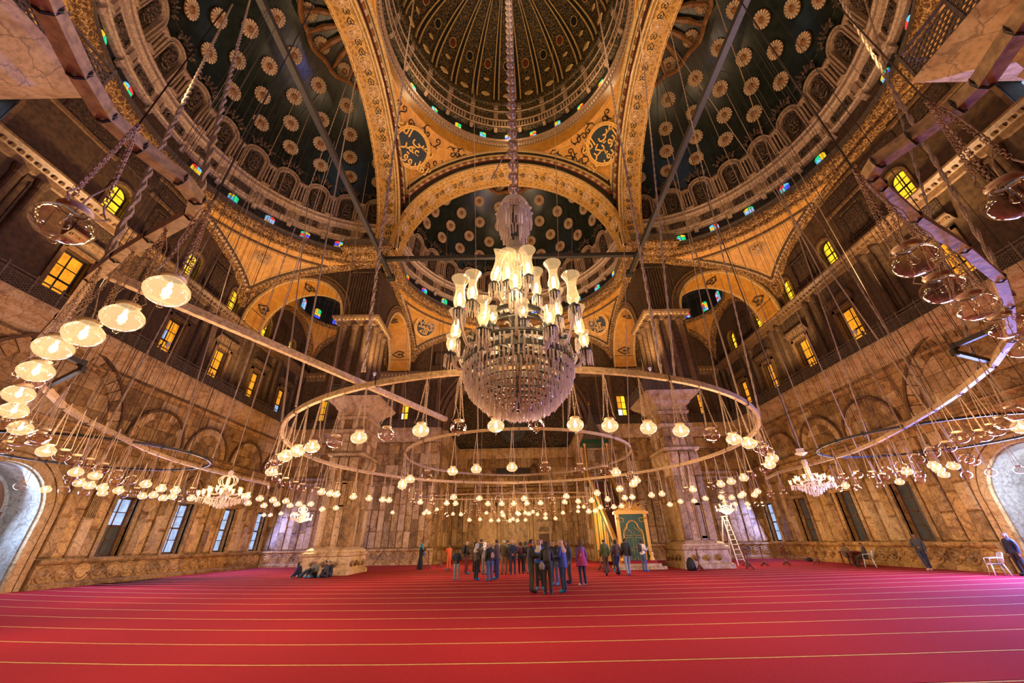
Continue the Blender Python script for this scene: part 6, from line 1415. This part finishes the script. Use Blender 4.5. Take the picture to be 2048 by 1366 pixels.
person('older man in olive coat and khaki trousers seen from behind', -.66, 9.7, Rr(8), 1.7, 'fold', 'c_olive', 'c_khaki', 'c_shoe_cover', 'short', 'c_hair_grey', stout=1.15)
person('man in navy jacket with hands clasped behind his back', -.15, 9.5, Rr(2), 1.68, 'back', 'c_navy', 'c_denim_dark', 'c_shoe_cover', 'bald', 'c_hair_grey', stout=1.12)
person('woman with a maroon backpack seen from behind in the crowd', .3, 10.1, Rr(-6), 1.64, 'fold', 'c_charcoal', 'c_black', 'c_shoe_cover', 'long', 'c_hair_black', True, extra=(('backpack', 'c_maroon'),))
person('woman in black jacket and leopard print trousers in the crowd', .78, 10.0, Rr(5), 1.62, 'fold', 'c_black', 'c_leopard', 'c_shoe_cover', 'long', 'c_hair_brown', True)
person('young woman in dark green coat at the right end of the crowd', .62, 11.4, Rr(-20), 1.64, 'stand', 'c_olive_dark', 'c_black', 'c_shoe_cover', 'bun', 'c_hair_black', True)
person('tall man in black coat at the back left of the crowd', -2.1, 11.6, Rr(-20), 1.80, 'stand', 'c_charcoal', 'c_black', 'c_black', 'short')
person('person in grey fleece at the back of the crowd', -1.15, 11.2, Rr(10), 1.70, 'stand', 'c_grey', 'c_charcoal', 'c_black', 'short', 'c_hair_brown')
person('woman in dark brown coat behind the bald man with backpack', -2.5, 11.9, Rr(-35), 1.66, 'stand', 'c_brown', 'c_black', 'c_black', 'long', 'c_hair_black', True)
person('man in black coat deep inside the crowd beside the navy jacket', -.45, 11.6, Rr(0), 1.72, 'stand', 'c_black', 'c_black', 'c_black', 'short')
person('woman in long black robe and teal headscarf taking a picture', -6.6, 15.3, Rr(-75), 1.62, 'phone', 'c_black', 'c_black', 'c_shoe_cover', 'hijab', 'c_teal', True, skirt=('c_black', 1.2, .04, .17, .30), extra=(('phone',), ('bag', 'c_blue', (.1, .2, 1.0))))
# right of the crowd, by the pulpit
person('man in green vest over white sleeves walking away', 4.65, 7.75, Rr(10), 1.66, 'walk', 'c_green', 'c_brown', 'c_black', 'short')
person('child wrapped in a cream scarf and dark dress by the pulpit', 5.75, 10.4, Rr(160), 1.42, 'fold', 'c_charcoal', 'c_black', 'c_shoe_cover', 'hijab', 'c_cream', True)
person('woman in brown top and dark trousers walking beside the man in jeans', 5.3, 8.0, Rr(20), 1.66, 'walk', 'c_brown', 'c_navy', 'c_black', 'bun', 'c_hair_black', True)
person('man in black jacket and light blue jeans walking away', 5.62, 7.2, Rr(0), 1.70, 'walk', 'c_black', 'c_jeans_lite', 'c_grey', 'short', skin='c_skin_dark')
person('person behind the man in green vest, only partly seen', 5.05, 9.6, Rr(30), 1.62, 'stand', 'c_grey_lite', 'c_brown', 'c_black', 'short', 'c_hair_brown')
person('woman in white cardigan and jeans with a blue backpack before the pulpit door', 7.25, 9.9, Rr(-60), 1.62, 'hold', 'c_white', 'c_jeans', 'c_shoe_cover', 'long', 'c_hair_black', True, extra=(('backpack', 'c_navy'), ('paper',)))
person('guard in dark coat and black cap leaning by the right wall', 20.3, 7.0, Rr(120), 1.66, 'lean', 'c_charcoal', 'c_navy', 'c_skin', 'cap', 'c_black', skin='c_skin_dark')
person('seated guard in dark uniform and cap on a white plastic chair', 19.9, 10.0, Rr(55), 1.68, 'chair', 'c_charcoal', 'c_black', 'c_black', 'cap', 'c_black', skin='c_skin_dark')
person('person in khaki seated behind the dark wooden desk', 20.6, 12.3, Rr(160), 1.62, 'chair', 'c_khaki', 'c_brown', 'c_black', 'cap', 'c_brown', skin='c_skin_dark')
person('person in dark coat beside the white chair at the right edge', 21.0, 3.6, Rr(90), 1.62, 'stand', 'c_navy', 'c_black', 'c_black', 'long', 'c_hair_brown', True)
# sitting by the left pier
person('woman leaning back on her hands, sitting left of the pier group', -12.1, 9.9, Rr(-80), 1.62, 'floor_lean', 'c_navy', 'c_jeans', 'c_shoe_cover', 'long', 'c_hair_black', True)
person('grey bearded man sitting in the middle of the pier group', -11.35, 10.05, Rr(170), 1.7, 'floor_knees', 'c_grey', 'c_black', 'c_shoe_cover', 'bald', 'c_hair_grey')
person('man sitting cross legged at the right of the pier group', -10.55, 9.75, Rr(110), 1.7, 'floor_cross', 'c_charcoal', 'c_black', 'c_shoe_cover', 'short')
person('youth sitting behind the cross legged man at the pier', -10.55, 10.25, Rr(140), 1.62, 'floor_knees', 'c_black', 'c_charcoal', 'c_shoe_cover', 'short')

# ------------------------------------------------------------------ furniture
def plastic_chair(x, y, rz, label):
    t = thing('plastic_chair', label, 'chair', (x, y, 0), rz)
    m = MB(); rows = [[(.22*u, .2*v, .43-.015*(1-u*u)*(1-v*v)) for u in (-1, -.5, 0, .5, 1)] for v in (-1, -.5, 0, .5, 1)]; m.grid(rows); m.grid([[(a, b, c-.02) for a, b, c in r] for r in rows]); m.box(-.23, .23, .17, .2, .39, .43); obj('seat', m, 'white_plastic', t)
    m = MB(); rows = []
    for i in range(7):
        u = -1+2*i/6; rows.append([(.23*u*(1+.1*k), -.2-.09*k-.0*u-.05*(1-u*u), .45+.40*k*(1-.12*u*u)) for k in (0, .5, 1)])
    for i in range(0, 7): 
        a = rows[i]; m.tube(a, .016, 5)
    m.tube([r[2] for r in rows], .022, 6); obj('backrest', m, 'white_plastic', t, True)
    for sx in (-1, 1):
        m = MB(); m.tube([(sx*.24, -.26, .66), (sx*.28, -.05, .65), (sx*.27, .17, .63), (sx*.25, .2, .42)], .018, 6); obj('armrest', m, 'white_plastic', t, True)
        for sy in (-1, 1): m = MB(); m.tube([(sx*.2, sy*.18, .43), (sx*.25, sy*.24, 0)], [.024, .018], 6); obj('leg', m, 'white_plastic', t, True)
plastic_chair(19.9, 9.95, Rr(55), 'white plastic armchair under the seated guard')
plastic_chair(20.5, 4.1, Rr(60), 'empty white plastic armchair at the right edge')
t = thing('desk', 'dark wooden desk with a cloth front beside the right wall', 'desk', (20.1, 11.3, 0), Rr(70))
m = MB(); m.box(-.75, .75, -.35, .35, .72, .76); obj('desktop', m, 'desk_wood', t); m = MB(); m.box(-.72, .72, -.33, -.3, .12, .72); obj('front_panel', m, 'desk_wood', t)
for sx in (-1, 1):
    for sy in (-1, 1): m = MB(); m.box(sx*.7-.03, sx*.7+.03, sy*.3-.03, sy*.3+.03, 0, .72); obj('leg', m, 'desk_wood', t)
m = MB(); m.lathe([(0, 0), (.1, .01), (.15, .05), (.16, .06), (.1, .03), (0, .02)], n=14); obj('bowl', m, 'brass', None, True, loc=(20.05, 11.0, .76), label='small brass bowl on the wooden desk', category='bowl')
def post(x, y, label):
    t = thing('barrier_post', label, 'post', (x, y, 0), random.uniform(0, 1), group='turned wooden barrier posts')
    m = MB(); m.lathe([(.035, .1), (.05, .2), (.03, .25), (.035, .8), (.05, .85), (.03, .9), (.03, .95), (.055, 1.0), (.05, 1.06), (0, 1.1)], n=10); obj('shaft', m, 'maroon_paint', t, True)
    for i in range(4):
        a = PI/2*i; m = MB(); m.tube([(.03*math.cos(a), .03*math.sin(a), .28), (.12*math.cos(a), .12*math.sin(a), .14), (.26*math.cos(a), .26*math.sin(a), .03)], [.03, .035, .025], 6); obj('foot', m, 'maroon_paint', t, True)
for i, (x, y) in enumerate([(10.2, 9.6), (13.29, 10.2), (14.3, 12.4), (15.4, 12.4), (17.1, 12.9), (19.3, 13.2), (5.05, 11.3), (-5.5, 17.2), (-6.15, 15.8)]):
    post(x, y, 'dark red wooden barrier post, '+['at the foot of the right far pier', 'just right of the right far pier base', 'second right of the right far pier', 'third right of the right far pier', 'fourth right of the right far pier', 'farthest right, before the dark windows', 'left of the man in green vest', 'left of the crowd, standing alone', 'behind the woman with teal headscarf'][i])
# stepladder under the right small chandelier
t = thing('stepladder', 'tall pale stepladder standing under the small bright chandelier', 'ladder', (14.6, 14.2, 0), .2)
for s in (-1, 1):
    m = MB(); m.bar((s*.28, -.5, 0), (s*.16, 0, 2.9), .05, .05); obj('rail', m, 'white_plastic', t); m = MB(); m.bar((s*.3, .9, 0), (s*.16, .03, 2.9), .05, .05); obj('rail', m, 'white_plastic', t)
for i in range(9): z = .3+i*.29; k = z/2.9; m = MB(); m.box(-.28+.12*k, .28-.12*k, -.5+.5*k-.04, -.5+.5*k+.04, z, z+.03); obj('step', m, 'white_plastic', t)
m = MB(); m.box(-.2, .2, -.12, .14, 2.88, 2.93); obj('top_cap', m, 'white_plastic', t)
# black bag by the pier
m = MB(); m.lathe([(0, 0), (.2, .02), (.26, .15), (.22, .4), (.1, .62), (0, .66)], n=12); obj('black_bag', m, 'c_black', None, True, loc=(9.85, 9.9, 0), label='black bag leaning against the right far pier', category='bag')
m = MB(); m.lathe([(0, 0), (.16, .02), (.2, .1), (.12, .22), (0, .26)], n=12); obj('black_bag', m, 'c_black', None, True, loc=(21.1, 16.6, 0), label='small black bundle on the carpet by the right wall', category='bag')
# pulpit
def pulpit():
    t = thing('pulpit', 'tall green and gilt pulpit with a carved door and steep red stairs', 'pulpit', (0, 0, 0))
    m = MB(); m.box(6.2, 9.0, 11.3, 13.4, 0, .16); m.box(6.4, 8.8, 11.6, 13.4, .16, .3); obj('stone_step', m, 'marble_pale', t)
    m = MB(); m.box(6.55, 8.6, 11.62, 12.4, .3, .44); obj('red_step', m, 'red_cloth', t)
    X0, X1, Y, zt = 6.55, 8.55, 12.3, 3.05
    m = MB(); m.box(X0+.15, X1-.15, Y, Y+.1, .4, zt); obj('door_leaf', m, 'green_paint', t)
    for x in (X0, X1-.2): m = MB(); m.box(x, x+.2, Y-.1, Y+.15, .9, zt); m.lathe([(.1, 0), (.14, .05), (.1, .1)], (x+.1, Y-.1, zt-.3), 10); obj('gilt_pilaster', m, 'gilt', t); m = MB(); m.lathe([(.05, 0), (.16, .05), (.18, .2), (.1, .35), (.16, .5), (.14, .58)], (x+.1, Y-.15, .3), 12); obj('gilt_urn', m, 'gilt', t, True)
    m = MB(); m.box(X0-.12, X1+.12, Y-.2, Y+.2, zt, zt+.16); m.box(X0-.04, X1+.04, Y-.12, Y+.15, zt+.16, zt+.22); obj('gilt_cornice', m, 'gilt', t)
    m = MB(); xm = (X0+X1)/2
    for i in range(13):
        a = PI*i/12; m.tube([(xm+.15*math.cos(a), Y-.08, zt+.25+.1*math.sin(a)), (xm+.95*math.cos(a)*.95, Y-.12, zt+.26+(.62 if i % 2 else .5)*math.sin(a))], [.05, .035], 5)
    m.extr([(xm-.95, zt+.2), (xm+.95, zt+.2), (xm+.5, zt+.5), (xm, zt+.72), (xm-.5, zt+.5)], Y-.02, Y+.05, lambda a, b, h: (a, h, b)); obj('carved_pediment', m, 'gilt', t)
    # arched gilt moulding and sunk panels on the leaf
    m = MB(); pts = [(xm-.62, .45), (xm-.62, 1.9), (xm-.56, 2.1), (xm-.38, 2.25), (xm-.33, 2.45), (xm-.18, 2.62), (xm, 2.68), (xm+.18, 2.62), (xm+.33, 2.45), (xm+.38, 2.25), (xm+.56, 2.1), (xm+.62, 1.9), (xm+.62, .45)]
    m.tube([(a, Y-.02, b) for a, b in pts], .045, 6); obj('gilt_moulding', m, 'gilt', t)
    for s in (-1, 1):
        for z0, z1 in ((.5, 1.0), (1.1, 1.7), (1.82, 2.3)): m = MB(); xa, xb = sorted((xm+s*.08, xm+s*.5)); m.tube([(xa, Y-.01, z0), (xb, Y-.01, z0), (xb, Y-.01, z1 if z1 < 2 else 2.0), (xa, Y-.01, z1)], .018, 5, closed=True); obj('gilt_panel', m, 'gilt', t)
        m = MB(); m.tube([(xm+s*.66+.16*math.cos(a), Y-.01, 2.72+.12*math.sin(a)) for a in [2*PI*i/14 for i in range(14)]], .02, 5, closed=True); obj('gilt_oval', m, 'gilt', t)
    # stairs and sloping balustrades
    n = 24; y0, y1, zz = 12.6, 20.2, 6.0
    for i in range(n):
        m = MB(); ya = y0+(y1-y0)*i/n; m.box(6.85, 8.25, ya, y1, .3+(zz-.3)*i/n, .3+(zz-.3)*(i+1)/n); obj('stair', m, 'maroon_paint', t)
    for x in (6.5, 8.3):
        m = MB(); m.extr([(y0, .3), (y1, .3), (y1, zz+.75), (y1-.3, zz+.75), (y0, 1.05)], x, x+.14, lambda a, b, h: (h, a, b)); obj('side_wall', m, 'gilt', t)
        m = MB(); m.bar((x+.07, y0, 1.15), (x+.07, y1, zz+.95), .2, .12); obj('handrail', m, 'gold_leaf', t)
        m = MB(); m.bar((x-.02, y0+.5, .9), (x-.02, y1-.3, zz-.1), .05, .2); obj('green_band', m, 'green_paint', t)
        for i in range(8): yy = y0+1+i*.85; m = MB(); m.box(x-.05, x+.19, yy, yy+.14, .3, .7+(yy-y0)*.72); obj('gilt_post', m, 'green_paint' if i % 2 else 'gilt', t)
    # canopy
    m = MB(); m.box(6.4, 8.6, 20.0, 21.9, zz-.1, zz+.1); obj('platform', m, 'green_paint', t)
    for x in (6.5, 8.5):
        for y in (20.1, 21.8): m = MB(); m.lathe([(.12, 0), (.08, .1), (.07, .3), (.07, 3.1), (.12, 3.25), (.15, 3.4)], (x, y, zz), 10); obj('gilt_column', m, 'gilt', t, True)
    m = MB(); m.box(6.3, 8.7, 19.95, 21.95, zz+3.4, zz+3.75); obj('canopy_frieze', m, 'green_paint', t)
    m = MB(); m.lathe([(1.15, 0), (.9, .6), (.45, 1.6), (.2, 2.6), (.1, 3.2), (.14, 3.3), (0, 3.6)], (7.5, 20.95, zz+3.75), 12); obj('canopy_spire', m, 'lattice', t)
    m = MB(); m.lathe([(0, 0), (.1, .1), (.05, .25), (0, .5)], (7.5, 20.95, zz+7.3), 10); obj('finial', m, 'gilt', t)
pulpit()
# carved stone lantern hood on the niche wall
m = MB(); m.lathe([(.1, 0), (.45, .2), (.5, .5), (.42, .9), (.2, 1.2), (.05, 1.35), (0, 1.5)], n=14); m.box(-.5, .5, -.4, .4, -.9, 0)
obj('stone_pulpit_hood', m, 'brown_lite', None, loc=(2.3, 31.1, 8.3), label='ribbed brown dome shaped hood on the wall right of the inscription tablet', category='ornament')
